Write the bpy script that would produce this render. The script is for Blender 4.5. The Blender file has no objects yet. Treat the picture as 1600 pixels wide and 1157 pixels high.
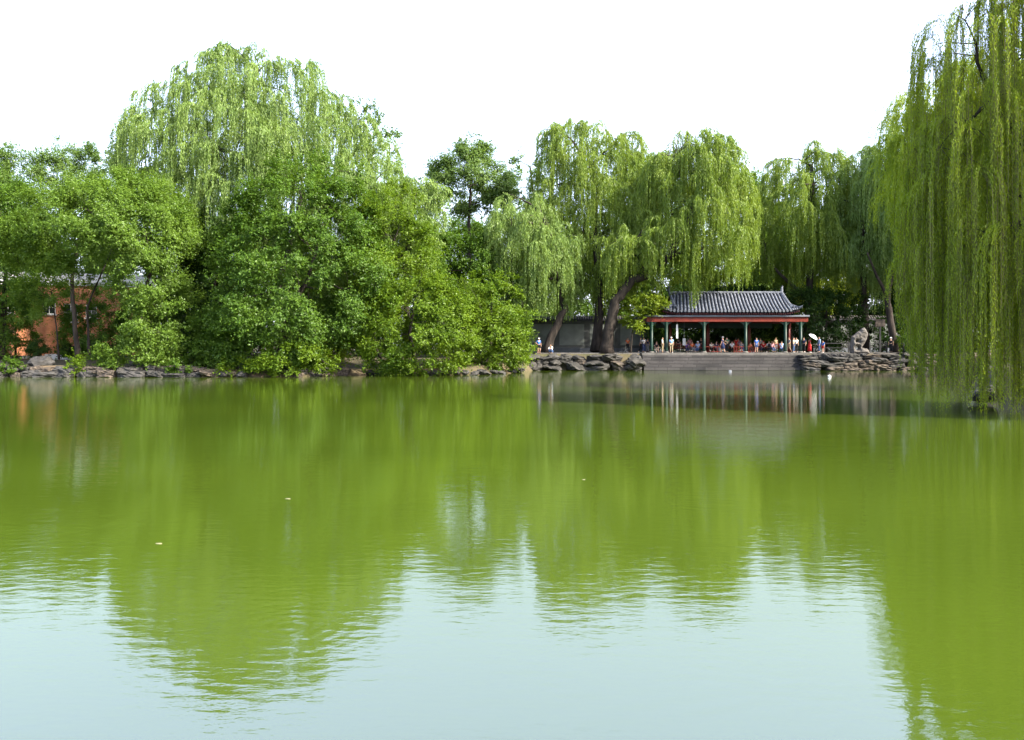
import bpy, bmesh, math, random
import numpy as np
from mathutils import Vector, Matrix, noise

SC = bpy.context.scene
COL = SC.collection
R = math.radians

# ---------------------------------------------------------------- camera, sky, sun, exposure
F, CAMH, HOR = 1244.0, 2.6, 540.0          # focal length in photo pixels, eye height over the water, horizon row
cam_d = bpy.data.cameras.new('camera'); cam = bpy.data.objects.new('camera', cam_d); COL.objects.link(cam)
cam.location = (0, 0, CAMH); cam.rotation_euler = (R(90), 0, 0)
cam_d.sensor_width = 36; cam_d.lens = 36 * F / 1600; cam_d.shift_y = -(578.5 - HOR) / 1600
cam_d.clip_start = 0.1; cam_d.clip_end = 3000
SC.camera = cam

SUN = Vector((0.88, -0.47, 0.0)).normalized() * math.cos(R(38)); SUN.z = math.sin(R(38))
world = bpy.data.worlds.new("World"); SC.world = world; world.use_nodes = True
wn = world.node_tree; bg = wn.nodes['Background']
sky = wn.nodes.new('ShaderNodeTexSky'); sky.sky_type = 'NISHITA'; sky.sun_disc = False
sky.sun_elevation = R(38); sky.sun_rotation = math.atan2(SUN.x, SUN.y)
sky.air_density = 1.0; sky.dust_density = 4.5; sky.ozone_density = 1.0
veil = wn.nodes.new('ShaderNodeMix'); veil.data_type = 'RGBA'; veil.blend_type = 'ADD'; veil.inputs[0].default_value = 1.0
wtc = wn.nodes.new('ShaderNodeTexCoord'); wse = wn.nodes.new('ShaderNodeSeparateXYZ'); wcr = wn.nodes.new('ShaderNodeValToRGB')
wn.links.new(wtc.outputs['Generated'], wse.inputs[0]); wn.links.new(wse.outputs[2], wcr.inputs[0])
wcr.color_ramp.elements[0].position = 0.0; wcr.color_ramp.elements[0].color = (2.7, 2.9, 3.3, 1)      # haze added over the sky, raised at mid height to brighten the water's reflection
wcr.color_ramp.elements[1].position = 1.0; wcr.color_ramp.elements[1].color = (0.15, 0.2, 0.3, 1)
e = wcr.color_ramp.elements.new(0.28); e.color = (2.7, 3.0, 3.8, 1)
e = wcr.color_ramp.elements.new(0.45); e.color = (4.7, 5.3, 9.6, 1)
e = wcr.color_ramp.elements.new(0.68); e.color = (0.5, 0.6, 0.8, 1)
wn.links.new(wcr.outputs[0], veil.inputs[7])
wn.links.new(sky.outputs[0], veil.inputs[6]); wn.links.new(veil.outputs[2], bg.inputs[0]); bg.inputs[1].default_value = 0.15
sun_d = bpy.data.lights.new('sun', 'SUN'); sun = bpy.data.objects.new('sun', sun_d); COL.objects.link(sun)
sun_d.energy = 5.0; sun_d.angle = R(0.6); sun_d.color = (1.0, 0.93, 0.80)
sun.rotation_euler = SUN.to_track_quat('Z', 'Y').to_euler()
SC.view_settings.view_transform = 'Standard'; SC.view_settings.look = 'None'
SC.view_settings.gamma = 1; SC.view_settings.use_curve_mapping = False
SC.view_settings.exposure = 1.45
SC.render.engine = 'CYCLES'
SC.cycles.max_bounces = 6; SC.cycles.diffuse_bounces = 3; SC.cycles.glossy_bounces = 3
SC.cycles.transmission_bounces = 3; SC.cycles.transparent_max_bounces = 4
SC.cycles.caustics_reflective = False; SC.cycles.caustics_refractive = False

def at(px, py, Y):
    """photo pixel + distance -> point"""
    return Vector(((px - 800) * Y / F, Y, CAMH - (py - HOR) * Y / F))

# ---------------------------------------------------------------- materials
def new_mat(name):
    m = bpy.data.materials.new(name); m.use_nodes = True
    nt = m.node_tree; nt.nodes.clear()
    out = nt.nodes.new('ShaderNodeOutputMaterial')
    return m, nt, out

def N(nt, kind, **kw):
    n = nt.nodes.new(kind)
    for k, v in kw.items():
        if k in n.inputs: n.inputs[k].default_value = v
        else: setattr(n, k, v)
    return n

def surf(name, col, col2=None, scale=3.0, rough=0.8, bump=0.0, bscale=None, spec=0.3, metal=0.0, detail=6.0, stretch=None):
    m, nt, out = new_mat(name)
    p = N(nt, 'ShaderNodeBsdfPrincipled'); p.inputs['Roughness'].default_value = rough
    p.inputs['Specular IOR Level'].default_value = spec; p.inputs['Metallic'].default_value = metal
    tc = N(nt, 'ShaderNodeTexCoord'); src = tc.outputs['Object']
    if stretch:
        mp = N(nt, 'ShaderNodeMapping'); mp.inputs['Scale'].default_value = stretch
        nt.links.new(src, mp.inputs[0]); src = mp.outputs[0]
    no = N(nt, 'ShaderNodeTexNoise'); no.inputs['Scale'].default_value = scale; no.inputs['Detail'].default_value = detail
    nt.links.new(src, no.inputs['Vector'])
    c2 = col2 or tuple(c * 0.7 for c in col)
    cr = N(nt, 'ShaderNodeValToRGB')
    cr.color_ramp.elements[0].position = 0.35; cr.color_ramp.elements[1].position = 0.65
    cr.color_ramp.elements[0].color = (*c2, 1); cr.color_ramp.elements[1].color = (*col, 1)
    nt.links.new(no.outputs[0], cr.inputs[0]); nt.links.new(cr.outputs[0], p.inputs['Base Color'])
    if bump:
        n2 = N(nt, 'ShaderNodeTexNoise'); n2.inputs['Scale'].default_value = bscale or scale * 3; n2.inputs['Detail'].default_value = 8
        nt.links.new(src, n2.inputs['Vector'])
        b = N(nt, 'ShaderNodeBump'); b.inputs['Distance'].default_value = bump
        nt.links.new(n2.outputs[0], b.inputs['Height']); nt.links.new(b.outputs[0], p.inputs['Normal'])
    nt.links.new(p.outputs[0], out.inputs[0])
    return m

def leafmat(name, a, b, trans=0.42, tcol=None, scale=0.35, gloss=0.02):
    """two-tone leaves: large patches from noise, leaf to leaf change from the island number"""
    m, nt, out = new_mat(name)
    tc = N(nt, 'ShaderNodeTexCoord'); no = N(nt, 'ShaderNodeTexNoise'); no.inputs['Scale'].default_value = scale
    no.inputs['Detail'].default_value = 3
    nt.links.new(tc.outputs['Object'], no.inputs['Vector'])
    ge = N(nt, 'ShaderNodeNewGeometry')
    ad = N(nt, 'ShaderNodeMath', operation='MULTIPLY_ADD'); ad.inputs[1].default_value = 0.55
    nt.links.new(ge.outputs['Random Per Island'], ad.inputs[0])
    s2 = N(nt, 'ShaderNodeMath', operation='SUBTRACT'); s2.inputs[1].default_value = 0.28
    nt.links.new(no.outputs[0], s2.inputs[0]); nt.links.new(s2.outputs[0], ad.inputs[2])
    mx = N(nt, 'ShaderNodeMix', data_type='RGBA'); mx.inputs[6].default_value = (*a, 1); mx.inputs[7].default_value = (*b, 1)
    nt.links.new(ad.outputs[0], mx.inputs[0])
    d = N(nt, 'ShaderNodeBsdfDiffuse'); t = N(nt, 'ShaderNodeBsdfTranslucent'); g = N(nt, 'ShaderNodeBsdfGlossy'); g.inputs['Roughness'].default_value = 0.45
    nt.links.new(mx.outputs[2], d.inputs[0])
    hs = N(nt, 'ShaderNodeMix', data_type='RGBA', blend_type='MULTIPLY'); hs.inputs[0].default_value = 1
    hs.inputs[7].default_value = (*(tcol or (1.25, 1.2, 0.5)), 1)
    nt.links.new(mx.outputs[2], hs.inputs[6]); nt.links.new(hs.outputs[2], t.inputs[0])
    m1 = N(nt, 'ShaderNodeMixShader'); m1.inputs[0].default_value = trans
    nt.links.new(d.outputs[0], m1.inputs[1]); nt.links.new(t.outputs[0], m1.inputs[2])
    m2 = N(nt, 'ShaderNodeMixShader'); m2.inputs[0].default_value = gloss
    nt.links.new(m1.outputs[0], m2.inputs[1]); nt.links.new(g.outputs[0], m2.inputs[2])
    nt.links.new(m2.outputs[0], out.inputs[0])
    return m

M = {}
M['willow'] = leafmat('willow_leaf', (0.085, 0.155, 0.016), (0.225, 0.305, 0.042))
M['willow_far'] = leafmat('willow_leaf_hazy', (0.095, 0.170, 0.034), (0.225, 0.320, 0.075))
M['willow_near'] = leafmat('willow_leaf_near', (0.140, 0.225, 0.008), (0.300, 0.380, 0.018), scale=0.8, trans=.5)
M['elm'] = leafmat('elm_leaf', (0.062, 0.132, 0.014), (0.165, 0.262, 0.034))
M['broad'] = leafmat('broad_leaf', (0.032, 0.088, 0.011), (0.130, 0.225, 0.024), gloss=0.018)
M['bush'] = leafmat('bush_leaf', (0.052, 0.120, 0.008), (0.170, 0.255, 0.016), gloss=0.018)
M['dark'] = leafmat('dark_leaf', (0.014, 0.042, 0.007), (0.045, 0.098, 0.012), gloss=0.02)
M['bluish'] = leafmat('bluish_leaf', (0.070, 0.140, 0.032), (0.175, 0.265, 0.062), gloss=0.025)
M['yellow'] = leafmat('yellow_leaf', (0.110, 0.180, 0.012), (0.230, 0.290, 0.020))
M['bark'] = surf('bark', (0.045, 0.035, 0.027), (0.016, 0.013, 0.010), 3, 0.95, 0.05, 9, stretch=(1, 1, 0.25))
M['twig'] = surf('twig', (0.16, 0.15, 0.05), (0.08, 0.08, 0.03), 3, 0.9)
M['rock'] = surf('rock', (0.068, 0.064, 0.057), (0.024, 0.023, 0.020), 1.6, 0.92, 0.06, 4)
M['rock_warm'] = surf('rock_warm', (0.105, 0.084, 0.064), (0.038, 0.032, 0.026), 1.8, 0.92, 0.06, 4)
M['rock_dark'] = surf('rock_dark', (0.065, 0.062, 0.058), (0.025, 0.024, 0.022), 1.8, 0.92, 0.06, 4)
M['scholar'] = surf('scholar_rock', (0.13, 0.118, 0.105), (0.062, 0.057, 0.051), 2.2, 0.9, 0.05, 5)
M['soil'] = surf('soil', (0.120, 0.090, 0.055), (0.050, 0.050, 0.022), 0.35, 0.95, 0.04, 2)
M['paving'] = surf('paving', (0.14, 0.13, 0.115), (0.09, 0.085, 0.075), 1.3, 0.85, 0.01, 8)
M['stone'] = surf('terrace_stone', (0.20, 0.185, 0.170), (0.110, 0.100, 0.092), 1.0, 0.9, 0.02, 8, stretch=(0.35, 1, 3.5))
M['coping'] = surf('coping_stone', (0.14, 0.13, 0.115), (0.085, 0.08, 0.07), 1.6, 0.85, 0.01, 8)
M['red'] = surf('red_paint', (0.17, 0.022, 0.010), (0.11, 0.016, 0.008), 2, 0.5)
M['darkred'] = surf('dark_red_paint', (0.10, 0.014, 0.010), (0.065, 0.010, 0.008), 2, 0.5)
M['green'] = surf('green_paint', (0.003, 0.026, 0.015), (0.002, 0.016, 0.010), 2, 0.45)
M['slab'] = surf('grey_slab', (0.13, 0.145, 0.165), (0.09, 0.10, 0.115), 1, 0.7)
M['tile'] = surf('roof_tile', (0.155, 0.170, 0.200), (0.070, 0.078, 0.098), 2.4, 0.55, 0.01, 12, spec=0.4)
M['tile_dark'] = surf('roof_tile_pan', (0.022, 0.022, 0.030), (0.013, 0.013, 0.018), 2.4, 0.7)
M['rafter'] = surf('rafter_paint', (0.09, 0.018, 0.02), (0.04, 0.012, 0.016), 4, 0.7)
M['white'] = surf('white_plaster', (0.74, 0.73, 0.70), (0.62, 0.61, 0.58), 0.8, 0.85)
M['plaster'] = surf('grey_plaster', (0.10, 0.105, 0.10), (0.07, 0.074, 0.07), 0.8, 0.9)
M['panel'] = surf('shaded_panel_plaster', (0.20, 0.22, 0.20), (0.14, 0.155, 0.14), 0.8, 0.85)  # white plaster, with the shade over the wall put into its colour
M['glass'] = surf('window_glass', (0.03, 0.04, 0.04), (0.02, 0.025, 0.025), 1, 0.08, spec=0.6)
M['wood'] = surf('brown_wood', (0.16, 0.07, 0.035), (0.10, 0.045, 0.022), 2, 0.6)
M['iron'] = surf('dark_iron', (0.03, 0.03, 0.03), (0.02, 0.02, 0.02), 2, 0.5)
M['lawn'] = surf('lawn', (0.075, 0.14, 0.02), (0.045, 0.085, 0.015), 3, 0.95, 0.03, 20)

def brick_mat(name, c1, c2, mortar, scale, bw=0.5, rh=0.25, msize=0.02):
    m, nt, out = new_mat(name)
    p = N(nt, 'ShaderNodeBsdfPrincipled'); p.inputs['Roughness'].default_value = 0.9
    tc = N(nt, 'ShaderNodeTexCoord'); sp = N(nt, 'ShaderNodeSeparateXYZ'); cb = N(nt, 'ShaderNodeCombineXYZ')
    nt.links.new(tc.outputs['Object'], sp.inputs[0])
    ad = N(nt, 'ShaderNodeMath', operation='ADD'); nt.links.new(sp.outputs[0], ad.inputs[0]); nt.links.new(sp.outputs[1], ad.inputs[1])
    nt.links.new(ad.outputs[0], cb.inputs[0]); nt.links.new(sp.outputs[2], cb.inputs[1])
    b = N(nt, 'ShaderNodeTexBrick'); b.inputs['Scale'].default_value = scale
    b.inputs['Color1'].default_value = (*c1, 1); b.inputs['Color2'].default_value = (*c2, 1); b.inputs['Mortar'].default_value = (*mortar, 1)
    b.inputs['Brick Width'].default_value = bw; b.inputs['Row Height'].default_value = rh; b.inputs['Mortar Size'].default_value = msize
    nt.links.new(cb.outputs[0], b.inputs['Vector'])
    no = N(nt, 'ShaderNodeTexNoise'); no.inputs['Scale'].default_value = 0.7; no.inputs['Detail'].default_value = 6
    nt.links.new(tc.outputs['Object'], no.inputs['Vector'])
    cr = N(nt, 'ShaderNodeValToRGB'); cr.color_ramp.elements[0].position = 0.3; cr.color_ramp.elements[1].position = 0.7
    cr.color_ramp.elements[0].color = (0.62, 0.62, 0.62, 1); cr.color_ramp.elements[1].color = (1.1, 1.1, 1.1, 1)
    nt.links.new(no.outputs[0], cr.inputs[0])
    mx = N(nt, 'ShaderNodeMix', data_type='RGBA', blend_type='MULTIPLY'); mx.inputs[0].default_value = 1
    nt.links.new(b.outputs['Color'], mx.inputs[6]); nt.links.new(cr.outputs[0], mx.inputs[7])
    nt.links.new(mx.outputs[2], p.inputs['Base Color'])
    bp = N(nt, 'ShaderNodeBump'); bp.inputs['Distance'].default_value = 0.02; bp.invert = True
    nt.links.new(b.outputs['Fac'], bp.inputs['Height']); nt.links.new(bp.outputs[0], p.inputs['Normal'])
    nt.links.new(p.outputs[0], out.inputs[0])
    return m
M['brick'] = brick_mat('orange_brick', (0.70, 0.27, 0.105), (0.58, 0.20, 0.075), (0.42, 0.33, 0.25), 3.0, 0.7, 0.23)
M['block'] = brick_mat('stone_block', (0.068, 0.062, 0.058), (0.036, 0.034, 0.032), (0.014, 0.013, 0.012), 1.0, 1.3, 0.34, 0.022)

def water_mat():
    m, nt, out = new_mat('lake_water')
    p = N(nt, 'ShaderNodeBsdfPrincipled'); p.inputs['Roughness'].default_value = 0.03; p.inputs['IOR'].default_value = 1.65
    tc = N(nt, 'ShaderNodeTexCoord')
    # murky green, with darker bands of tree shade painted into the colour
    mp0 = N(nt, 'ShaderNodeMapping'); mp0.inputs['Scale'].default_value = (0.02, 0.11, 1)
    nt.links.new(tc.outputs['Object'], mp0.inputs[0])
    n0 = N(nt, 'ShaderNodeTexNoise'); n0.inputs['Scale'].default_value = 1.0; n0.inputs['Detail'].default_value = 3
    nt.links.new(mp0.outputs[0], n0.inputs['Vector'])
    cr = N(nt, 'ShaderNodeValToRGB'); cr.color_ramp.elements[0].position = 0.3; cr.color_ramp.elements[1].position = 0.7
    cr.color_ramp.elements[0].color = (0.036, 0.059, 0.0050, 1); cr.color_ramp.elements[1].color = (0.053, 0.083, 0.0070, 1)
    nt.links.new(n0.outputs[0], cr.inputs[0]); nt.links.new(cr.outputs[0], p.inputs['Base Color'])
    def wave(scale, sx, sy, det, rot):
        mp = N(nt, 'ShaderNodeMapping'); mp.inputs['Scale'].default_value = (sx, sy, 1); mp.inputs['Rotation'].default_value = (0, 0, rot)
        nt.links.new(tc.outputs['Object'], mp.inputs[0])
        n = N(nt, 'ShaderNodeTexNoise'); n.inputs['Scale'].default_value = scale; n.inputs['Detail'].default_value = det
        nt.links.new(mp.outputs[0], n.inputs['Vector']); return n.outputs[0]
    b1 = N(nt, 'ShaderNodeBump'); b1.inputs['Distance'].default_value = 0.0031
    nt.links.new(wave(7.5, 0.45, 1.0, 4, 0.12), b1.inputs['Height'])
    b2 = N(nt, 'ShaderNodeBump'); b2.inputs['Distance'].default_value = 0.0034
    nt.links.new(wave(1.3, 0.5, 1.0, 2, -0.15), b2.inputs['Height']); nt.links.new(b1.outputs[0], b2.inputs['Normal'])
    # rings spreading where a fish rose
    last = b2
    for (cx, cy) in ((-2.05, 7.35), (5.4, 8.6)):
        d = N(nt, 'ShaderNodeVectorMath', operation='DISTANCE'); d.inputs[1].default_value = (cx, cy, 0)
        nt.links.new(tc.outputs['Object'], d.inputs[0])
        s = N(nt, 'ShaderNodeMath', operation='MULTIPLY'); s.inputs[1].default_value = 42; nt.links.new(d.outputs['Value'], s.inputs[0])
        sn = N(nt, 'ShaderNodeMath', operation='SINE'); nt.links.new(s.outputs[0], sn.inputs[0])
        e0 = N(nt, 'ShaderNodeMath', operation='MULTIPLY'); e0.inputs[1].default_value = -1.6; nt.links.new(d.outputs['Value'], e0.inputs[0])
        e = N(nt, 'ShaderNodeMath', operation='EXPONENT'); nt.links.new(e0.outputs[0], e.inputs[0])
        mu = N(nt, 'ShaderNodeMath', operation='MULTIPLY'); nt.links.new(sn.outputs[0], mu.inputs[0]); nt.links.new(e.outputs[0], mu.inputs[1])
        b3 = N(nt, 'ShaderNodeBump'); b3.inputs['Distance'].default_value = 0.0004
        nt.links.new(mu.outputs[0], b3.inputs['Height']); nt.links.new(last.outputs[0], b3.inputs['Normal']); last = b3
    nt.links.new(last.outputs[0], p.inputs['Normal'])
    nt.links.new(p.outputs[0], out.inputs[0])
    return m
M['water'] = water_mat()

# ---------------------------------------------------------------- helpers
def link(name, me, mat, parent=None):
    o = bpy.data.objects.new(name, me); COL.objects.link(o)
    if mat is not None:
        for mm in (mat if isinstance(mat, (list, tuple)) else [mat]): me.materials.append(mm)
    if parent is not None: o.parent = parent
    return o

def tag(o, label=None, cat=None, group=None, kind=None):
    if label: o['label'] = label
    if cat: o['category'] = cat
    if group: o['group'] = group
    if kind: o['kind'] = kind
    return o

def thing(name, label, cat, loc=(0, 0, 0), rz=0, group=None):
    o = bpy.data.objects.new(name, None); COL.objects.link(o)
    o.location = loc; o.rotation_euler = (0, 0, rz); o.empty_display_size = 0.3
    return tag(o, label, cat, group)

def np_mesh(name, V, faces4=None, smooth=False, faces3=None):
    """fast mesh from numpy arrays of verts and quads or triangles"""
    me = bpy.data.meshes.new(name)
    fa = faces4 if faces4 is not None else faces3
    k = fa.shape[1]
    me.vertices.add(len(V)); me.vertices.foreach_set('co', np.ascontiguousarray(V, dtype=np.float32).ravel())
    me.loops.add(fa.size); me.loops.foreach_set('vertex_index', np.ascontiguousarray(fa, dtype=np.int32).ravel())
    me.polygons.add(len(fa))
    me.polygons.foreach_set('loop_start', np.arange(0, fa.size, k, dtype=np.int32))
    me.polygons.foreach_set('loop_total', np.full(len(fa), k, dtype=np.int32))
    if smooth: me.polygons.foreach_set('use_smooth', np.ones(len(fa), dtype=bool))
    me.update(calc_edges=True)
    return me

class MB:
    """collects boxes, prisms and tubes into one mesh"""
    def __init__(s): s.v = []; s.f = []
    def add(s, v, f):
        b = len(s.v); s.v += [tuple(x) for x in v]; s.f += [tuple(b + i for i in q) for q in f]
    def box(s, x0, x1, y0, y1, z0, z1, bev=0.0):
        b = min(bev, (x1 - x0) * .4, (y1 - y0) * .4, (z1 - z0) * .4)
        if b <= 0:
            s.add([(x, y, z) for z in (z0, z1) for y in (y0, y1) for x in (x0, x1)],
                  [(0, 2, 3, 1), (4, 5, 7, 6), (0, 1, 5, 4), (2, 6, 7, 3), (0, 4, 6, 2), (1, 3, 7, 5)]); return
        def ring(i, z): return [(x0 + i, y0 + i, z), (x1 - i, y0 + i, z), (x1 - i, y1 - i, z), (x0 + i, y1 - i, z)]
        vs = ring(b, z0) + ring(0, z0 + b) + ring(0, z1 - b) + ring(b, z1)
        fs = [(3, 2, 1, 0), (12, 13, 14, 15)]
        for k in range(3):
            for i in range(4):
                j = (i + 1) % 4; fs.append((4 * k + i, 4 * k + j, 4 * k + 4 + j, 4 * k + 4 + i))
        s.add(vs, fs)
    def tube(s, pts, rad, n=8, caps=True):
        pts = [Vector(p) for p in pts]
        vs = []; fs = []; ref = Vector((0.3, 0.9, 0.2)).normalized()
        for i, p in enumerate(pts):
            t = (pts[min(i + 1, len(pts) - 1)] - pts[max(i - 1, 0)])
            t = t.normalized() if t.length > 1e-9 else Vector((0, 0, 1))
            u = ref - t * ref.dot(t)
            u = u.normalized() if u.length > 1e-4 else t.orthogonal().normalized()
            ref = u; w = t.cross(u)
            for k in range(n):
                a = 2 * math.pi * k / n
                vs.append(p + (u * math.cos(a) + w * math.sin(a)) * rad[i])
        for i in range(len(pts) - 1):
            for k in range(n):
                l = (k + 1) % n
                fs.append((i * n + k, i * n + l, (i + 1) * n + l, (i + 1) * n + k))
        if caps:
            fs.append(tuple(reversed(range(n)))); fs.append(tuple((len(pts) - 1) * n + k for k in range(n)))
        s.add(vs, fs)
    def prism(s, poly, y0, y1):
        """polygon in XZ extruded along Y"""
        n = len(poly)
        vs = [(x, y0, z) for x, z in poly] + [(x, y1, z) for x, z in poly]
        fs = [tuple(range(n)), tuple(reversed(range(n, 2 * n)))]
        for i in range(n):
            j = (i + 1) % n; fs.append((i, i + n, j + n, j))
        s.add(vs, fs)
    def mesh(s, name, smooth=False):
        me = bpy.data.meshes.new(name); me.from_pydata(s.v, [], s.f)
        bm = bmesh.new(); bm.from_mesh(me); bmesh.ops.recalc_face_normals(bm, faces=bm.faces); bm.to_mesh(me); bm.free()
        if smooth:
            for p in me.polygons: p.use_smooth = True
        return me
    def build(s, name, mat, parent=None, smooth=False):
        return link(name, s.mesh(name, smooth), mat, parent)

# ---------------------------------------------------------------- water and ground
me = bpy.data.meshes.new('lake'); me.from_pydata([(-260, -40, 0), (260, -40, 0), (260, 160, 0), (-260, 160, 0)], [], [(0, 1, 2, 3)])
tag(link('lake_water', me, M['water']), kind='structure')

# shoreline, clockwise from the left: X, Y, height of the bank
SHORE = [(-95, 40, 1.0), (-80, 58, .9), (-60, 66, .9), (-44, 66, .9), (-33, 65.5, .9), (-24, 65, .6), (-17, 66, .5), (-13, 70, .5), (-8, 69, .5), (-3, 71, .6),
         (1.0, 78, 1.2), (2.5, 83, 1.7), (8, 83.3, 1.7), (14, 83.5, 1.7), (22, 84.5, 1.7), (31, 83.6, 1.7), (37, 83, 1.7), (43, 83, 1.7), (46, 78, 1.5),
         (41, 66, 1.3), (30, 52, 1.2), (25, 41, 1.0), (22.0, 34, .9), (23, 27, .9), (25, 16, .9), (27, 6, .8), (18, 3.6, .8), (6, 3.0, .8), (0, 2.6, .8), (-10, 2.8, .8),
         (-30, 3.2, .8), (-70, 6, .8), (-95, 20, .9)]
def ground():
    pts = []
    n = len(SHORE)
    for i in range(n):
        a, b = SHORE[i], SHORE[(i + 1) % n]
        k = max(1, int(math.hypot(b[0] - a[0], b[1] - a[1]) / 1.5))
        for j in range(k):
            t = j / k; pts.append([a[c] + (b[c] - a[c]) * t for c in range(3)])
    m = len(pts); V = []; Fc = []
    rings = [(-0.3, None), (0.0, 0.0), (0.7, 1.0), (2.0, 1.0), (4, 1.0), (8, 1.0), (16, 1.0), (40, 1.0), (140, 1.0), (900, 1.0)]
    for ri, (off, h) in enumerate(rings):
        for i, p in enumerate(pts):
            a, b = pts[i - 1], pts[(i + 1) % m]
            if off < 20:
                t = Vector((b[0] - a[0], b[1] - a[1])).normalized(); nrm = Vector((-t.y, t.x))
                if off > 5:
                    cen = (Vector((p[0], p[1])) - Vector((-15, 40))).normalized(); nrm = (nrm * 0.4 + cen).normalized()
            else: nrm = (Vector((p[0], p[1])) - Vector((-15, 40))).normalized()
            x, y = p[0] + nrm.x * off, p[1] + nrm.y * off
            z = -0.9 if h is None else (-0.05 if h == 0 else p[2])
            if h == 1.0:
                z += 0.06 * (noise.noise(Vector((x * .4, y * .4, 0)))) * (1 if off > .8 else .3)
                if off >= 8: z = max(z, 1.2 if off < 30 else 1.6)
            V.append((x, y, z))
    for r in range(len(rings) - 1):
        for i in range(m):
            j = (i + 1) % m
            Fc.append((r * m + i, r * m + j, (r + 1) * m + j, (r + 1) * m + i))
    me = bpy.data.meshes.new('ground'); me.from_pydata(V, [], Fc)
    bm = bmesh.new(); bm.from_mesh(me); bmesh.ops.recalc_face_normals(bm, faces=bm.faces)
    if sum(f.normal.z for f in bm.faces) < 0: bmesh.ops.reverse_faces(bm, faces=bm.faces)
    bm.to_mesh(me); bm.free()
    for p in me.polygons: p.use_smooth = True
    tag(link('ground', me, M['soil']), kind='structure')
ground()
# paved promenade round the pavilion
b = MB(); b.box(2.5, 44, 84.6, 96.4, 1.3, 1.80); tag(b.build('promenade_paving', M['paving']), kind='structure')

# ---------------------------------------------------------------- foliage
def in_poly(P, x, z):
    n = len(P); r = np.zeros(len(x), bool); j = n - 1
    for i in range(n):
        xi, zi = P[i]; xj, zj = P[j]
        c = ((zi > z) != (zj > z)) & (x < (xj - xi) * (z - zi) / ((zj - zi) or 1e-9) + xi)
        r ^= c; j = i
    return r
def poly_dist(P, x, z):
    d = np.full(len(x), 1e9); n = len(P)
    for i in range(n):
        a = P[i]; b_ = P[(i + 1) % n]; ex, ez = b_[0] - a[0], b_[1] - a[1]
        t = np.clip(((x - a[0]) * ex + (z - a[1]) * ez) / (ex * ex + ez * ez + 1e-9), 0, 1)
        d = np.minimum(d, np.hypot(x - a[0] - t * ex, z - a[1] - t * ez))
    return d
def poly_area(P):
    return abs(sum(P[i][0] * P[(i + 1) % len(P)][1] - P[(i + 1) % len(P)][0] * P[i][1] for i in range(len(P)))) / 2

def crown_points(rs, px_poly, Yc, T, n, shell=0.45, front=0.62, inset=0.0):
    """n points through a crown whose side view is the outline; half depth T, rounding off towards the edge"""
    P = [(at(px, py, Yc).x, at(px, py, Yc).z) for px, py in px_poly]
    P = np.array(P); x0, z0 = P.min(0); x1, z1 = P.max(0)
    out = np.zeros((0, 3))
    while len(out) < n:
        x = rs.uniform(x0, x1, n * 3); z = rs.uniform(z0, z1, n * 3)
        k = in_poly(P, x, z); x, z = x[k], z[k]
        d = poly_dist(P, x, z)
        k = d > inset; x, z, d = x[k], z[k], d[k]
        t = T * np.sqrt(np.clip(d / (T * 0.9), 0, 1))
        u = rs.uniform(0, 1, len(x)) ** shell * np.where(rs.uniform(0, 1, len(x)) < front, -1, 1)
        out = np.vstack([out, np.stack([x, Yc + u * t, z], 1)])
    return out[:n], P

def leaf_quads(C, A, W, L, Wd):
    """diamonds: centre C, long axis A, side axis W, lengths"""
    n = len(C); V = np.empty((n, 4, 3))
    V[:, 0] = C - A * L[:, None] * .5; V[:, 1] = C + W * Wd[:, None] * .5 - A * L[:, None] * .08
    V[:, 2] = C + A * L[:, None] * .5; V[:, 3] = C - W * Wd[:, None] * .5 - A * L[:, None] * .08
    return V.reshape(-1, 3), np.arange(n * 4).reshape(-1, 4)
def unit(v): return v / (np.linalg.norm(v, axis=1)[:, None] + 1e-9)

def leaves_at(rs, CL, rad, per, size, center, flat=0.75, droop=0.0):
    """clumps of leaves: CL clump centres, rad radii"""
    n = len(CL); tot = int(per * n)
    idx = rs.integers(0, n, tot)
    out = unit(CL - center)                                   # clumps stretch outwards
    tw = max(5, int(per / 13)); nt_ = n * tw; tc_ = np.repeat(np.arange(n), tw)     # every clump is a bunch of leafy sprays
    rj = rad * rs.uniform(.7, 1.35, n)
    tdir = unit(rs.normal(size=(nt_, 3)) * np.array([.85, .85, .6]) + out[tc_] * .75 + np.array([0, 0, .38]))
    tst = CL[tc_] + rs.normal(size=(nt_, 3)) * (rj[tc_] * .33)[:, None]
    tln = rj[tc_] * rs.uniform(.5, 1.5, nt_)
    idx = rs.integers(0, nt_, tot); u = rs.uniform(0, 1, tot) ** .75
    d = tdir[idx]
    C = tst[idx] + d * (tln[idx] * u)[:, None] + rs.normal(size=(tot, 3)) * (.11 * rj[tc_[idx]] * (1.15 - .7 * u))[:, None]
    C[:, 2] -= .18 * tln[idx] * u * u
    nrm = unit(d * 0.35 + out[tc_[idx]] * .35 + np.array([0, 0, 0.5]) + rs.normal(size=(tot, 3)) * 0.55)
    A = unit(np.cross(nrm, rs.normal(size=(tot, 3)))); A[:, 2] -= droop; A = unit(A)
    W = unit(np.cross(nrm, A))
    L = size * rs.uniform(0.7, 1.35, tot); Wd = L * rs.uniform(0.45, 0.65, tot)
    return leaf_quads(C, A, W, L, Wd)

def bend(a, b, rs, up=0.25, k=6, wob=0.05):
    a = Vector(a); b = Vector(b); d = b - a; L = d.length
    m = a + d * 0.5 + Vector((rs.normal() * wob, rs.normal() * wob, up)) * L
    pts = []
    for i in range(k + 1):
        t = i / k
        p = a * (1 - t) ** 2 + m * 2 * t * (1 - t) + b * t * t
        if 0 < i < k: p += Vector(rs.normal(size=3) * L * 0.018)
        pts.append(p)
    return pts

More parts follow.
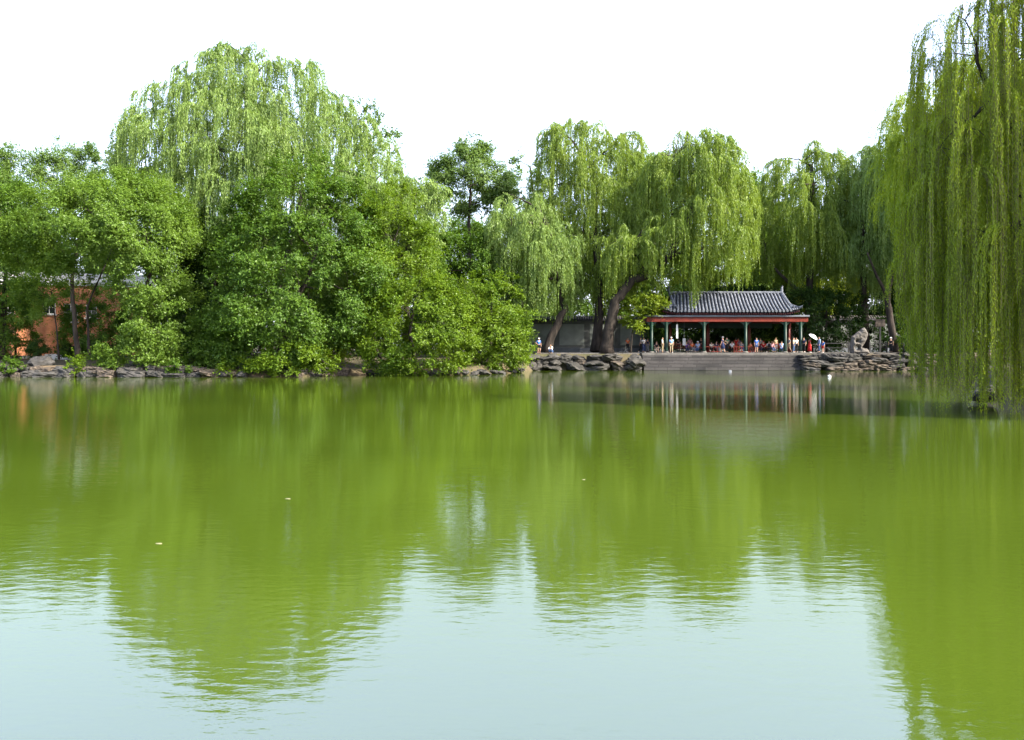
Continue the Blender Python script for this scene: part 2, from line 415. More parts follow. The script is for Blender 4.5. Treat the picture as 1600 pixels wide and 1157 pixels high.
def skeleton(rs, trunks, CL, nlimb, nsub, r0, mbw, up=0.15, sub_r=0.035, limb_r=0.45):
    """trunks: lists of points; limbs grow from the trunks to far clumps, then twigs from limbs to more clumps"""
    nodes = []
    for tr, rt in trunks:
        tr = [Vector(p) for p in tr]
        pts = []
        for i in range(len(tr) - 1):
            for j in range(4): pts.append(tr[i].lerp(tr[i + 1], j / 4) + Vector(rs.normal(size=3)) * rt * .12 * (1 if i + j else 0))
        pts.append(tr[-1]); n = len(pts)
        rad = [rt * (1.35 if i == 0 else (1.1 if i == 1 else 1)) * (1 - 0.62 * i / (n - 1)) for i in range(n)]
        mbw.tube(pts, rad, 9)
        for i in range(n):
            if i > n * 0.45: nodes.append((pts[i], rad[i]))
    if not len(CL): return
    C = CL.copy(); chosen = [int(rs.integers(0, len(C)))]
    dist = np.linalg.norm(C - C[chosen[0]], axis=1)
    for _ in range(min(nlimb, len(C)) - 1):
        k = int(dist.argmax()); chosen.append(k); dist = np.minimum(dist, np.linalg.norm(C - C[k], axis=1))
    limbs = []
    for k in chosen:
        tgt = Vector(C[k])
        best = min(nodes, key=lambda q: (q[0] - tgt).length + max(0, q[0].z - tgt.z) * 1.5 + rs.uniform(0, 1.5))
        pts = bend(best[0], tgt, rs, up, 8, 0.07); ra = best[1] * limb_r * rs.uniform(.8, 1.3)
        rad = [max(0.02, ra * (1 - 0.85 * i / 8)) for i in range(9)]
        mbw.tube(pts, rad, 6, False)
        limbs += [(p, r) for p, r in list(zip(pts, rad))[2:]]
    LP = np.array([tuple(p) for p, _ in limbs])
    for k in rs.permutation(len(C))[:nsub]:
        tgt = Vector(C[k]); d = np.linalg.norm(LP - C[k], axis=1); j = int(d.argmin())
        if d[j] < 0.3: continue
        r = min(limbs[j][1] * 0.7, sub_r * 2)
        mbw.tube(bend(limbs[j][0], tgt, rs, up * .7, 4), [max(0.012, r * (1 - .8 * i / 4)) for i in range(5)], 5, False)

def broad_tree(name, label, cat, seed, outline, Y, T, base, trunks=None, leaf='broad', rad=(0.7, 1.2), cover=3.6, dens=1.0, size=0.2,
               group=None, r0=0.25, nlimb=9, nsub=40, limb_r=.45, flat=.75, wisps=0, shell=.45, boughs=9):
    """base = foot px, top px of the trunk (both with Y) or explicit trunks"""
    rs = np.random.default_rng(seed); size = size * .80
    P = [(at(px, py, Y).x, at(px, py, Y).z) for px, py in outline]
    rm = (rad[0] + rad[1]) / 2
    n = max(12, int(cover * poly_area(P) / (math.pi * rm * rm)))
    CL, _ = crown_points(rs, outline, Y, T, n, shell=shell, inset=rad[0] * .45)
    rr = rs.uniform(*rad, len(CL))
    if boughs:                                                # clumps gather on boughs, with deep gaps between them
        nb = max(5, int(n / boughs)); B = CL[:nb]; k = np.argmin(((CL[:, None, :] - B[None]) ** 2).sum(2), 1)
        d = CL - B[k]; CL = B[k] + d * np.where(rs.uniform(0, 1, (len(CL), 1)) < .65, np.array([[.80, .80, .68]]), 1.0)
    cen = CL.mean(0); cen[2] -= 1.0
    per = dens * rm * rm * math.pi / (size * size * .27 * .50)
    V, Q = leaves_at(rs, CL, rr, per, size, cen, flat)
    if wisps:                                                 # loose sprays sticking out of the top
        W, _ = crown_points(rs, outline, Y, T, wisps * 8, inset=0)
        W = W[np.argsort(-((W - cen) ** 2).sum(1))[:wisps]]
        W = W + unit(W - cen) * rs.uniform(.2, 1.0, (len(W), 1))
        V2, Q2 = leaves_at(rs, W, np.full(len(W), rad[0] * .7), per * .22, size, cen, 1.0)
        Q = np.vstack([Q, Q2 + len(V)]); V = np.vstack([V, V2])
        CL = np.vstack([CL, W])
    (bx, bz) = base if base else (0, 0)
    foot = trunks[0][0][0]
    root = thing(name, label, cat, (foot[0], foot[1], foot[2]), 0, group)
    off = np.array(root.location)
    link('crown', np_mesh(name + '_crown', V - off, Q), M[leaf], root)
    mb = MB(); skeleton(rs, trunks, CL, nlimb, nsub, r0, mb, limb_r=limb_r)
    t = mb.build('trunk', M['bark'], root, True)
    t.data.transform(Matrix.Translation(-Vector(off)))
    return root

def willow(name, label, seed, outline, bottom, Y, T, trunks, leaf='willow', cover=3.0, R_=(0.8, 2.0), L_=(2.0, 7.0), leafL=0.30, leafW=0.075,
           step=0.16, locks=6, per=5, group=None, nlimb=10, nsub=70, stems=False, limb_r=.65, spread=.18, sub_r=.048, front=.62):
    """weeping crown: bough tips through the outline, each shedding locks of hanging strands"""
    rs = np.random.default_rng(seed)
    P = [(at(px, py, Y).x, at(px, py, Y).z) for px, py in outline]
    bx = np.array([at(px, py, Y).x for px, py in bottom]); bz = np.array([at(px, py, Y).z for px, py in bottom])
    Rm = (R_[0] + R_[1]) / 2; Lm = (L_[0] + L_[1]) / 2
    n = int(8.0 * cover * poly_area(P) / (2 * Rm * Lm)) + 6
    CL, _ = crown_points(rs, outline, Y, T, n, shell=.55, front=front)
    # crowding along the skyline gives domed tops
    cen = CL.mean(0)
    nl = n * locks; ci = np.repeat(np.arange(n), locks)
    Rr = rs.uniform(*R_, n); Lr = rs.uniform(*L_, n)
    ang = rs.uniform(0, 2 * math.pi, nl)
    outw = np.arctan2(CL[ci, 1] - cen[1], CL[ci, 0] - cen[0]); ang = np.where(rs.uniform(0, 1, nl) < .55, outw + rs.normal(0, .7, nl), ang)
    reach = Rr[ci] * rs.uniform(0.05, 1, nl) ** .7
    Ll = Lr[ci] * rs.uniform(.55, 1.1, nl)
    z0l = CL[ci, 2] - rs.uniform(0, .35, nl) * Rr[ci]
    # strands
    ns = nl * per; li = np.repeat(np.arange(nl), per)
    LL0 = rs.uniform(.45, 1.25, nl)
    sx = CL[ci[li], 0]; sy = CL[ci[li], 1]; sz = z0l[li] + rs.normal(0, .10, ns)
    rr = reach[li] * rs.uniform(.88, 1.12, ns); an = ang[li] + rs.normal(0, spread, ns) / np.maximum(.5, reach[li])
    LL = Ll[li] * LL0[li] * rs.uniform(.65, 1.15, ns)
    ex = sx + rr * np.cos(an)
    floor = np.interp(ex, bx, bz)
    LL = np.minimum(LL, np.maximum(.35, (sz - floor) + rs.normal(0, .35, ns)))
    K = np.maximum(2, (LL / step).astype(int)); tot = int(K.sum())
    si = np.repeat(np.arange(ns), K); st = np.concatenate([[0], np.cumsum(K)[:-1]])
    s = (np.arange(tot) - st[si] + rs.uniform(0, 1, tot)) / K[si] * LL[si]
    tau = np.maximum(.25, rr[si] * .55)
    e = 1 - np.exp(-s / tau)
    sway = 0.05 * np.sin(s * 1.3 + si * 1.7)
    cx = sx[si] + (rr[si] * e + sway) * np.cos(an[si]); cy = sy[si] + (rr[si] * e + sway) * np.sin(an[si])
    cz = sz[si] - s + e * tau * .9
    C = np.stack([cx, cy, cz], 1) + rs.normal(0, .028, (tot, 3))
    A = np.stack([rs.normal(0, .24, tot), rs.normal(0, .24, tot), -np.ones(tot)], 1)
    dh = (rr[si] / tau) * np.exp(-s / tau) * .6
    A[:, 0] += dh * np.cos(an[si]); A[:, 1] += dh * np.sin(an[si]); A = unit(A)
    W = unit(np.cross(A, rs.normal(size=(tot, 3))))
    taper = 1 - .35 * s / LL[si]
    V, Q = leaf_quads(C, A, W, leafL * rs.uniform(.7, 1.3, tot) * taper, leafW * rs.uniform(.7, 1.3, tot))
    foot = trunks[0][0][0]
    root = thing(name, label, 'willow tree', tuple(foot), 0, group); off = np.array(root.location)
    link('crown', np_mesh('willow_crown', V - off, Q), M[leaf], root)
    mb = MB(); skeleton(rs, trunks, CL, nlimb, nsub, .4, mb, up=.22, limb_r=limb_r, sub_r=sub_r)
    t = mb.build('trunk', M['bark'], root, True); t.data.transform(Matrix.Translation(-Vector(off)))
    if stems:                                                 # the yellow twigs the leaves hang on
        k = 7; u = np.linspace(0, 1, k)[None, :] * LL[:, None]; ta = np.maximum(.25, rr * .55)[:, None]; e = 1 - np.exp(-u / ta)
        px_ = sx[:, None] + rr[:, None] * e * np.cos(an)[:, None]; py_ = sy[:, None] + rr[:, None] * e * np.sin(an)[:, None]; pz_ = sz[:, None] - u + e * ta * .9
        S = np.stack([px_, py_, pz_], 2); sd = np.stack([np.cos(an + 1.2), np.sin(an + 1.2), 0 * an], 1)[:, None, :] * .006
        V = np.concatenate([S - sd, S + sd], 1).reshape(-1, 3)
        b0 = (np.arange(ns) * 2 * k)[:, None] + np.arange(k - 1)[None, :]
        Q = np.stack([b0, b0 + 1, b0 + 1 + k, b0 + k], 2).reshape(-1, 4)
        link('hanging_twigs', np_mesh('twigs', V - off, Q), M['twig'], root)
    return root

#TREES
# --- big willow, left
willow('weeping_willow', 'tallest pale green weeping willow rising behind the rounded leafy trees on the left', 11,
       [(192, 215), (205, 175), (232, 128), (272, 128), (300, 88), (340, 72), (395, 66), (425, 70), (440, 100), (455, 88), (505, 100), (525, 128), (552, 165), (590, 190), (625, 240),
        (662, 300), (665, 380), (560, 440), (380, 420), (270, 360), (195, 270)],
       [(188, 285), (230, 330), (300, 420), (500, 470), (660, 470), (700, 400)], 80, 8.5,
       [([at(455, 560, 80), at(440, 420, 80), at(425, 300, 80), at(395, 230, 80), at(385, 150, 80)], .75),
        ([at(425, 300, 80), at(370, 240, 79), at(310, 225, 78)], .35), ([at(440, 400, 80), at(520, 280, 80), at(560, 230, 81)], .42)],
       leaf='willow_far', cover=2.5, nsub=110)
# --- its right flank: low branches of a second willow
willow('weeping_willow', 'low pale weeping willow drooping beside the umbrella shaped tree, left of centre', 12,
       [(590, 300), (640, 275), (690, 285), (698, 330), (680, 400), (600, 420)], [(580, 420), (640, 400), (700, 350)], 76, 3,
       [([at(640, 560, 76), at(632, 420, 76), at(650, 300, 76)], .3)], leaf='willow_far', cover=2.6, nlimb=6, nsub=20, L_=(1.5, 3.5))
# --- centre-left willow
willow('weeping_willow', 'smaller willow with a leaning trunk and thin veil-like strands, left of the central willow', 13,
       [(765, 320), (800, 290), (845, 292), (868, 330), (905, 370), (900, 450), (840, 470), (775, 420), (760, 360)],
       [(755, 440), (790, 500), (850, 500), (905, 505)], 87, 4.5,
       [([at(853, 552, 86), at(866, 515, 86), at(884, 482, 86.5), at(868, 430, 87), at(862, 370, 87), at(840, 320, 87)], .5)],
       leaf='willow_far', cover=2.5, nsub=40, L_=(2.5, 6))
# --- central willow
willow('weeping_willow', 'central tall weeping willow crowned high behind the leaning bough, left of the pavilion', 14,
       [(835, 250), (855, 192), (890, 184), (950, 190), (985, 200), (1008, 225), (1022, 260), (1035, 330), (1020, 420), (960, 455), (880, 440), (845, 400), (828, 330)], 
       [(825, 490), (870, 535), (935, 545), (960, 500), (990, 460), (1040, 420)], 93, 6,
       [([at(932, 550, 90), at(936, 470, 90.5), at(930, 340, 91), at(925, 260, 91)], .6)],
       leaf='willow', cover=2.8, nsub=90)
willow('weeping_willow', 'wide weeping willow whose great dark bough arches right over the pavilion roof', 15,
       [(1012, 245), (1045, 232), (1062, 200), (1100, 192), (1140, 212), (1160, 250), (1172, 330), (1170, 400), (1080, 400), (1000, 420), (940, 430), (925, 380), (1000, 330)],
       [(900, 520), (935, 530), (950, 470), (985, 440), (1015, 440), (1030, 512), (1052, 505), (1070, 480), (1085, 492), (1100, 455), (1160, 460), (1185, 452)], 86, 6,
       [([at(948, 553, 85), at(953, 510, 85), at(962, 470, 85), at(985, 440, 85.2), at(1020, 425, 85.5), at(1048, 398, 86), at(1075, 340, 86.5), at(1095, 280, 87)], .66),
        ([at(1075, 340, 86.5), at(1120, 320, 86), at(1165, 300, 86)], .22)],
       leaf='willow', cover=2.8, nsub=80)
# --- willows right of centre
willow('weeping_willow', 'ragged topped weeping willow standing behind the right end of the pavilion', 16,
       [(1165, 320), (1200, 262), (1215, 235), (1250, 250), (1268, 220), (1295, 225), (1320, 250), (1330, 330), (1325, 400), (1240, 410), (1180, 400)],
       [(1165, 430), (1210, 470), (1270, 470), (1330, 480)], 95, 6,
       [([at(1262, 550, 94), at(1266, 440, 95), at(1272, 330, 95), at(1268, 260, 95)], .5), ([at(1265, 470, 94.5), at(1225, 435, 94), at(1200, 410, 94)], .28)],
       leaf='willow', cover=2.8, nsub=70)
willow('weeping_willow', 'shaded dense weeping willow above the scholar rock', 17,
       [(1305, 300), (1318, 245), (1345, 222), (1385, 222), (1420, 260), (1450, 330), (1440, 420), (1380, 440), (1310, 400)],
       [(1300, 500), (1350, 520), (1400, 440), (1450, 470)], 92, 5.5,
       [([at(1352, 548, 93), at(1350, 430, 92.5), at(1345, 300, 92)], .45)], leaf='willow_far', cover=2.8, nsub=60)
willow('weeping_willow', 'weeping willow with a dark forked trunk behind the rock wall', 18,
       [(1360, 250), (1400, 180), (1460, 160), (1500, 200), (1520, 330), (1460, 400), (1400, 400), (1370, 330)],
       [(1350, 430), (1400, 430), (1440, 450), (1530, 480)], 88, 5,
       [([at(1398, 553, 88), at(1392, 500, 88), at(1386, 462, 88), at(1394, 425, 88), at(1410, 350, 88), at(1425, 260, 88)], .42),
        ([at(1386, 462, 88), at(1370, 432, 87.5), at(1355, 395, 87)], .22)], leaf='willow_far', cover=2.6, nsub=50)
# --- foreground willow on the right bank
willow('weeping_willow', 'huge foreground willow on the right edge trailing long strands down to the water', 19,
       [(1452, 60), (1470, 10), (1520, -40), (1640, -160), (1760, -170), (1830, -60), (1860, 200), (1840, 420), (1700, 480), (1560, 490), (1430, 470), (1420, 340), (1438, 200)],
       [(1415, 500), (1430, 550), (1450, 590), (1475, 632), (1540, 640), (1620, 640), (1950, 620), (2050, 600)], 31, 4.6,
       [([Vector((25.5, 33, .9)), Vector((25, 33, 4)), Vector((22.8, 32.5, 8)), Vector((22.0, 31.5, 12)), Vector((22.3, 31, 16))], .5),
        ([Vector((23.5, 32.7, 7)), Vector((20, 31.5, 11)), Vector((18, 30.5, 13))], .25)],
       leaf='willow_near', cover=3.1, R_=(.45, 1.2), L_=(3.0, 9.5), leafL=.125, leafW=.026, step=.055, locks=6, per=5, nsub=110, stems=True, spread=.07, sub_r=.02, front=.66)
willow('weeping_willow', 'willow with lower bright green bough on the right bank just beyond the foreground willow', 20,
       [(1372, 240), (1385, 180), (1405, 138), (1440, 130), (1480, 100), (1560, 60), (1700, 60), (1760, 200), (1700, 380), (1480, 330), (1400, 310), (1372, 290)],
       [(1368, 350), (1400, 385), (1425, 405), (1480, 520), (1700, 560)], 44, 5,
       [([Vector((34, 46, 1)), Vector((33, 45.5, 6)), Vector((29, 44.5, 11)), Vector((25.5, 44, 14))], .45)],
       leaf='willow_near', cover=2.8, R_=(.7, 1.6), L_=(1.6, 4.2), leafL=.17, leafW=.036, step=.08, locks=6, per=5, nsub=70, spread=.10, sub_r=.025)

willow('weeping_willow', 'tall willow on the right bank half hidden behind the foreground curtain', 21,
       [(1462, 300), (1490, 180), (1560, 110), (1640, 90), (1740, 130), (1800, 240), (1810, 380), (1700, 440), (1540, 430), (1470, 380)],
       [(1455, 470), (1500, 540), (1600, 560), (1820, 560)], 64, 6.5,
       [([Vector((45, 66, 1.3)), Vector((44.5, 65.5, 7)), Vector((43.5, 65, 13)), Vector((42, 64, 19))], .55)],
       leaf='willow', cover=2.2, nsub=60)
# --- broad leaved trees on the left
broad_tree('elm_tree', 'broad light green elm with thin crooked stems in front of the orange brick house', 'tree', 31,
           [(45, 330), (70, 285), (130, 270), (190, 270), (240, 285), (285, 310), (312, 350), (322, 400), (300, 440), (310, 500), (280, 560), (215, 575), (205, 520), (195, 455), (140, 440), (60, 430), (20, 420), (10, 380)],
           68, 6.5, None, [([at(122, 560, 68), at(116, 500, 68), at(112, 440, 68), at(120, 380, 68), at(150, 320, 68)], .22),
                       ([at(232, 560, 69), at(222, 480, 69), at(236, 420, 69), at(225, 350, 69)], .2), ([at(140, 560, 69), at(136, 480, 69), at(175, 390, 69)], .12)],
           leaf='elm', rad=(.6, 1.1), size=.18, cover=4.6, nlimb=14, nsub=90, wisps=40, boughs=14)
broad_tree('leafy_tree', 'shaded tree at the left edge whose low boughs hang before the brick house', 'tree', 32,
           [(-60, 300), (-20, 270), (30, 280), (62, 320), (80, 400), (78, 455), (62, 500), (52, 540), (10, 552), (-60, 550)],
           74, 5, None, [([at(2, 562, 74), at(6, 480, 74), at(10, 400, 74), at(0, 330, 74)], .28)], leaf='broad', size=.2, cover=3.4, nsub=40)
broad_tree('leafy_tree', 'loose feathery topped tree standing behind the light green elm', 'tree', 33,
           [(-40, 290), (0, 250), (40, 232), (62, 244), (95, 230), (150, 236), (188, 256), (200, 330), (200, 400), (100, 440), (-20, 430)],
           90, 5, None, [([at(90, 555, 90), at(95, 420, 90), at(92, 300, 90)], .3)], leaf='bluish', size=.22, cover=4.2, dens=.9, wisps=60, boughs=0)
broad_tree('leafy_tree', 'large round tree with deep green leaves at the water edge, left of centre', 'tree', 34,
           [(360, 330), (400, 285), (440, 255), (500, 245), (545, 262), (580, 300), (590, 360), (610, 430), (590, 500), (540, 560), (470, 590), (400, 585), (365, 560), (330, 545), (300, 500), (320, 440), (345, 400)],
           69, 6.5, None, [([at(430, 575, 69), at(445, 520, 69), at(432, 460, 69), at(455, 380, 69), at(470, 310, 69)], .38), ([at(432, 520, 69), at(480, 440, 68.5), at(505, 350, 68.5)], .24)],
           leaf='broad', rad=(.6, 1.15), size=.21, cover=3.7, nlimb=14, nsub=80, wisps=26)
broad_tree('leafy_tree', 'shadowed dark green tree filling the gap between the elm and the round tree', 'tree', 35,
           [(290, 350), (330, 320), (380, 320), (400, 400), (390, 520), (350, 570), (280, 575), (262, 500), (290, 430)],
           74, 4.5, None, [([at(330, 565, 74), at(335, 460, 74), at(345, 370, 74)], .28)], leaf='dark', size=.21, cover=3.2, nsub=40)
broad_tree('leafy_tree', 'bright leafy tree right of the round tree, below the big willow', 'tree', 36,
           [(560, 330), (600, 300), (650, 310), (672, 360), (680, 430), (650, 480), (600, 500), (560, 470), (545, 400)],
           73, 5, None, [([at(612, 570, 73), at(606, 480, 73), at(615, 380, 73)], .3)], leaf='bush', size=.2, cover=3.2, nsub=50, wisps=16)
broad_tree('shore_bush', 'wide bright green bush leaning out over the water, widest on the shore', 'bush', 37,
           [(585, 470), (600, 440), (650, 425), (690, 430), (725, 450), (745, 490), (752, 530), (735, 560), (715, 585), (640, 590), (590, 583), (560, 560), (555, 510)],
           69, 4.5, None, [([at(652, 580, 71), at(640, 520, 70), at(650, 460, 69.5)], .2), ([at(600, 572, 70), at(588, 545, 69), at(582, 500, 69)], .12)],
           leaf='bush', rad=(.5, .95), size=.2, cover=3.8, nlimb=12, nsub=40, wisps=16)
broad_tree('shore_bush', 'rounded bush with a dark shaded flank beside the people on the shore', 'bush', 38,
           [(700, 480), (725, 438), (770, 425), (810, 445), (834, 485), (836, 540), (820, 575), (760, 580), (715, 570), (700, 530)],
           75, 4, None, [([at(768, 572, 76), at(765, 520, 75.5), at(770, 460, 75)], .2)], leaf='bush', rad=(.5, .9), size=.2, cover=3.8, nsub=30, wisps=10)
broad_tree('shore_bush', 'low leafy bush spilling onto the shore rocks at the left of the inlet', 'bush', 39,
           [(400, 560), (430, 540), (480, 535), (518, 555), (520, 585), (470, 594), (410, 592), (395, 580)],
           65.5, 2, None, [([at(455, 585, 66), at(458, 560, 66)], .1)], leaf='bush', rad=(.35, .6), size=.18, cover=3.2, nlimb=5, nsub=14, wisps=10)
broad_tree('shore_bush', 'yellow green shrub above the pale rocks of the inlet', 'bush', 40,
           [(470, 540), (500, 525), (545, 530), (565, 550), (555, 575), (500, 575)],
           69.5, 1.8, None, [([at(515, 572, 70), at(517, 550, 70)], .08)], leaf='yellow', rad=(.35, .55), size=.17, cover=2.4, nlimb=5, nsub=12)
broad_tree('shore_bush', 'spreading bush over the rocks below the elm, left shore', 'bush', 41,
           [(150, 565), (155, 535), (200, 520), (250, 530), (270, 560), (255, 580), (200, 582), (160, 578)],
           66.5, 2.2, None, [([at(210, 576, 67), at(212, 550, 67)], .1)], leaf='elm', rad=(.4, .7), size=.17, cover=3.0, nlimb=5, nsub=14)
broad_tree('shore_bush', 'dark bush between the left rocks and the round tree', 'bush', 42,
           [(262, 545), (290, 520), (340, 520), (385, 545), (390, 578), (330, 582), (275, 570)],
           68, 2.2, None, [([at(325, 576, 69), at(322, 550, 69)], .1)], leaf='broad', rad=(.4, .8), size=.19, cover=3.2, nlimb=5, nsub=14)
# --- trees in the middle distance
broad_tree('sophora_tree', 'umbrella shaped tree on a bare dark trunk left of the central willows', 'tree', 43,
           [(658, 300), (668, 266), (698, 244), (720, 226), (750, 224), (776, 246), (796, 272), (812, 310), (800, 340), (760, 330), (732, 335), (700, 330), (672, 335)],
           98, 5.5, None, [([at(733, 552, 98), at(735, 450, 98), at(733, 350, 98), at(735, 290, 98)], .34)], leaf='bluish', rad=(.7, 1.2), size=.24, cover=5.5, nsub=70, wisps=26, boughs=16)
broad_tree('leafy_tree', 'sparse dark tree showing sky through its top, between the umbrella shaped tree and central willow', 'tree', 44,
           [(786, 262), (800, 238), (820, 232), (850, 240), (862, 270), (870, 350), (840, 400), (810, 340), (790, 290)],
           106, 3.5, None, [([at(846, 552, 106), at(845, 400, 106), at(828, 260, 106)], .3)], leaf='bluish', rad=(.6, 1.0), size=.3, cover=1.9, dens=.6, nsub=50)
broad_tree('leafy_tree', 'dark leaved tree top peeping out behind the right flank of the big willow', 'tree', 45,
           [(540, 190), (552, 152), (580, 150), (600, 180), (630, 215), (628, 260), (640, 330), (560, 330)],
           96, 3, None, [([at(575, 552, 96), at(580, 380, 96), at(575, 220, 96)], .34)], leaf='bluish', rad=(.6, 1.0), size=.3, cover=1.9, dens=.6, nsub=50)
broad_tree('leafy_tree', 'dense dark tree under the umbrella shaped tree, behind the shore bushes', 'tree', 46,
           [(650, 400), (676, 352), (730, 372), (790, 378), (815, 420), (815, 520), (680, 530), (655, 460)],
           88, 4, None, [([at(740, 560, 88), at(738, 480, 88), at(735, 410, 88)], .3)], leaf='broad', size=.25, cover=4.0, nsub=40)
# --- planting about the pavilion
broad_tree('small_tree', 'small yellow green tree at the left end of the pavilion', 'tree', 47,
           [(975, 500), (982, 462), (1000, 448), (1030, 450), (1046, 470), (1040, 492), (1012, 496), (1000, 525), (978, 535), (965, 525)],
           84.6, 1.8, None, [([at(985, 553, 85.5), at(988, 520, 85), at(1005, 470, 85)], .1)], leaf='yellow', rad=(.4, .75), size=.2, cover=2.6, nsub=24)
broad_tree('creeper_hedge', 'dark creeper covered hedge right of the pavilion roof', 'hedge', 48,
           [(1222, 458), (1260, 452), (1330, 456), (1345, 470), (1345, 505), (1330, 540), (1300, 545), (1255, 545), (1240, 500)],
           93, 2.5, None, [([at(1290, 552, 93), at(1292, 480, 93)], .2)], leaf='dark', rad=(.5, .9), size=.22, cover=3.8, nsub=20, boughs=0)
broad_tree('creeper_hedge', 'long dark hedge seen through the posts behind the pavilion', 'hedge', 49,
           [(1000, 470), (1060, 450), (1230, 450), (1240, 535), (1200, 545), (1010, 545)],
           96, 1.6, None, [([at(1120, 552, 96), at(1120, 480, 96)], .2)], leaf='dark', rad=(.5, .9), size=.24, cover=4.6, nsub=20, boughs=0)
broad_tree('shrub', 'dark shrub at the foot of the rock wall willows, far right', 'bush', 50,
           [(1398, 545), (1405, 520), (1440, 510), (1475, 520), (1480, 560), (1430, 566)],
           86, 2, None, [([at(1435, 556, 86), at(1436, 535, 86)], .1)], leaf='broad', rad=(.4, .7), size=.2, cover=3.0, nlimb=5, nsub=14)
for q, (cx, w, lab) in enumerate([(118, 16, 'low shoot of leaves on the left shore rocks under the elm stems'), (285, 26, 'leafy shoot hanging over the shore rocks left of the round tree'), (372, 30, 'leafy shoot touching the water below the round tree'), (18, 18, 'low leafy shoot on the rocks at the far left edge')]):
    broad_tree('shore_bush', lab, 'bush', 80 + q, [(cx - w, 585), (cx - w * .9, 568), (cx - w * .2, 556), (cx + w * .7, 562), (cx + w, 582), (cx, 588)], 65.4, .9, None,
               [([at(cx, 583, 66), at(cx + 1, 572, 65.8)], .05)], leaf=('bush', 'broad')[q % 2], rad=(.25, .45), size=.17, cover=3.0, boughs=0, nlimb=4, nsub=8)
broad_tree('topiary_bush', 'round clipped dark bush before the brick house', 'bush', 51,
           [(42, 548), (45, 538), (55, 531), (68, 533), (76, 545), (72, 557), (58, 561), (44, 558)],
           71, 1.0, None, [([at(59, 564, 71), at(59, 550, 71)], .08)], leaf='dark', rad=(.25, .35), size=.12, cover=5, boughs=0, nlimb=4, nsub=8)
broad_tree('clipped_hedge', 'low clipped hedge along the foot of the brick house', 'hedge', 52,
           [(84, 542), (110, 532), (190, 535), (196, 556), (150, 560), (88, 558)],
           77, 1.2, None, [([at(140, 562, 77), at(141, 550, 77)], .08)], leaf='dark', rad=(.3, .5), size=.16, cover=4, boughs=0, nlimb=4, nsub=8)
broad_tree('shrub', 'tall loose shrub with dark leaves in front of the brick house windows', 'bush', 53,
           [(98, 520), (104, 480), (125, 470), (150, 480), (180, 462), (205, 480), (210, 556), (160, 562), (105, 558)],
           74, 1.6, None, [([at(160, 564, 74), at(158, 520, 74)], .1)], leaf='broad', rad=(.4, .7), size=.18, cover=2.8, boughs=0, nlimb=6, nsub=16)
broad_tree('shrub', 'loose shrub climbing the left end of the brick house wall', 'bush', 54,
           [(-20, 520), (-5, 440), (30, 430), (60, 450), (56, 500), (62, 545), (20, 560), (-20, 558)],
           78, 1.6, None, [([at(25, 564, 78), at(24, 500, 78)], .1)], leaf='broad', rad=(.4, .7), size=.18, cover=2.4, boughs=0, nlimb=6, nsub=16)
broad_tree('sapling', 'thin young tree veiling the windows of the brick house', 'tree', 55,
           [(20, 450), (50, 425), (90, 440), (125, 425), (160, 445), (150, 480), (110, 470), (96, 500), (60, 505), (30, 520)],
           70, 1.8, None, [([at(92, 562, 70), at(88, 510, 70), at(80, 455, 70)], .08)], leaf='elm', rad=(.4, .8), size=.17, cover=1.5, boughs=0, nlimb=8, nsub=30)
broad_tree('shrub', 'dark shrubs with small leaves at the railing right of the scholar rock', 'bush', 56,
           [(1356, 530), (1362, 500), (1390, 492), (1430, 498), (1440, 552), (1360, 552)],
           92, 1.6, None, [([at(1405, 553, 92), at(1404, 530, 92)], .1)], leaf='dark', rad=(.4, .7), size=.22, cover=4.0, boughs=0, nlimb=5, nsub=14)
broad_tree('leafy_tree', 'wide low sunlit yellow green tree showing just above the pavilion roof', 'tree', 57,
           [(1030, 480), (1045, 438), (1090, 422), (1150, 430), (1200, 424), (1262, 436), (1330, 428), (1350, 470), (1300, 490), (1050, 490)],
           101, 1.8, None, [([at(1190, 552, 101), at(1188, 490, 101), at(1190, 450, 101)], .15)], leaf='yellow', rad=(.5, 1.0), size=.24, cover=3.2, boughs=0, nlimb=10, nsub=30)
# --- woodland far behind
BACK = [(-60, 330, 110, 'bluish', 'rightmost'), ]
backs = [(20, 350, 112, 170, 'broad', 'distant tree behind the brick house roof at the far left'),
         (230, 300, 108, 190, 'dark', 'distant dark tree behind the elm crown'),
         (420, 330, 110, 220, 'dark', 'distant dark tree behind the round tree of the left shore'),
         (600, 340, 112, 170, 'bluish', 'distant tree behind the lower flank of the big willow'),
         (735, 345, 116, 190, 'broad', 'distant tree behind the umbrella shaped tree'),
         (870, 330, 112, 150, 'broad', 'distant tree behind the central willow trunks'),
         (1010, 245, 114, 160, 'elm', 'distant tree behind the arching willow bough'),
         (1140, 262, 112, 180, 'elm', 'distant tree directly behind the pavilion'),
         (1240, 300, 114, 150, 'bush', 'distant tree behind the creeper hedge'),
         (1340, 280, 110, 150, 'dark', 'distant dark tree behind the shaded willow above the scholar rock'),
         (1440, 270, 110, 170, 'broad', 'distant tree behind the forked willow'),
         (1570, 250, 100, 200, 'dark', 'distant dark tree behind the foreground willow curtain'),
         (340, 400, 92, 160, 'dark', 'dark tree in the second row between elm and round tree'),
         (160, 420, 96, 150, 'broad', 'second row tree hiding the right end of the brick house'),
         (530, 400, 94, 170, 'dark', 'dark second row tree behind the bright leafy tree'),
         (800, 330, 108, 120, 'bluish', 'distant pale tree right of the umbrella shaped tree'),
         (690, 440, 104, 120, 'dark', 'dark tree low behind the shore bushes left of the umbrella shaped tree')]
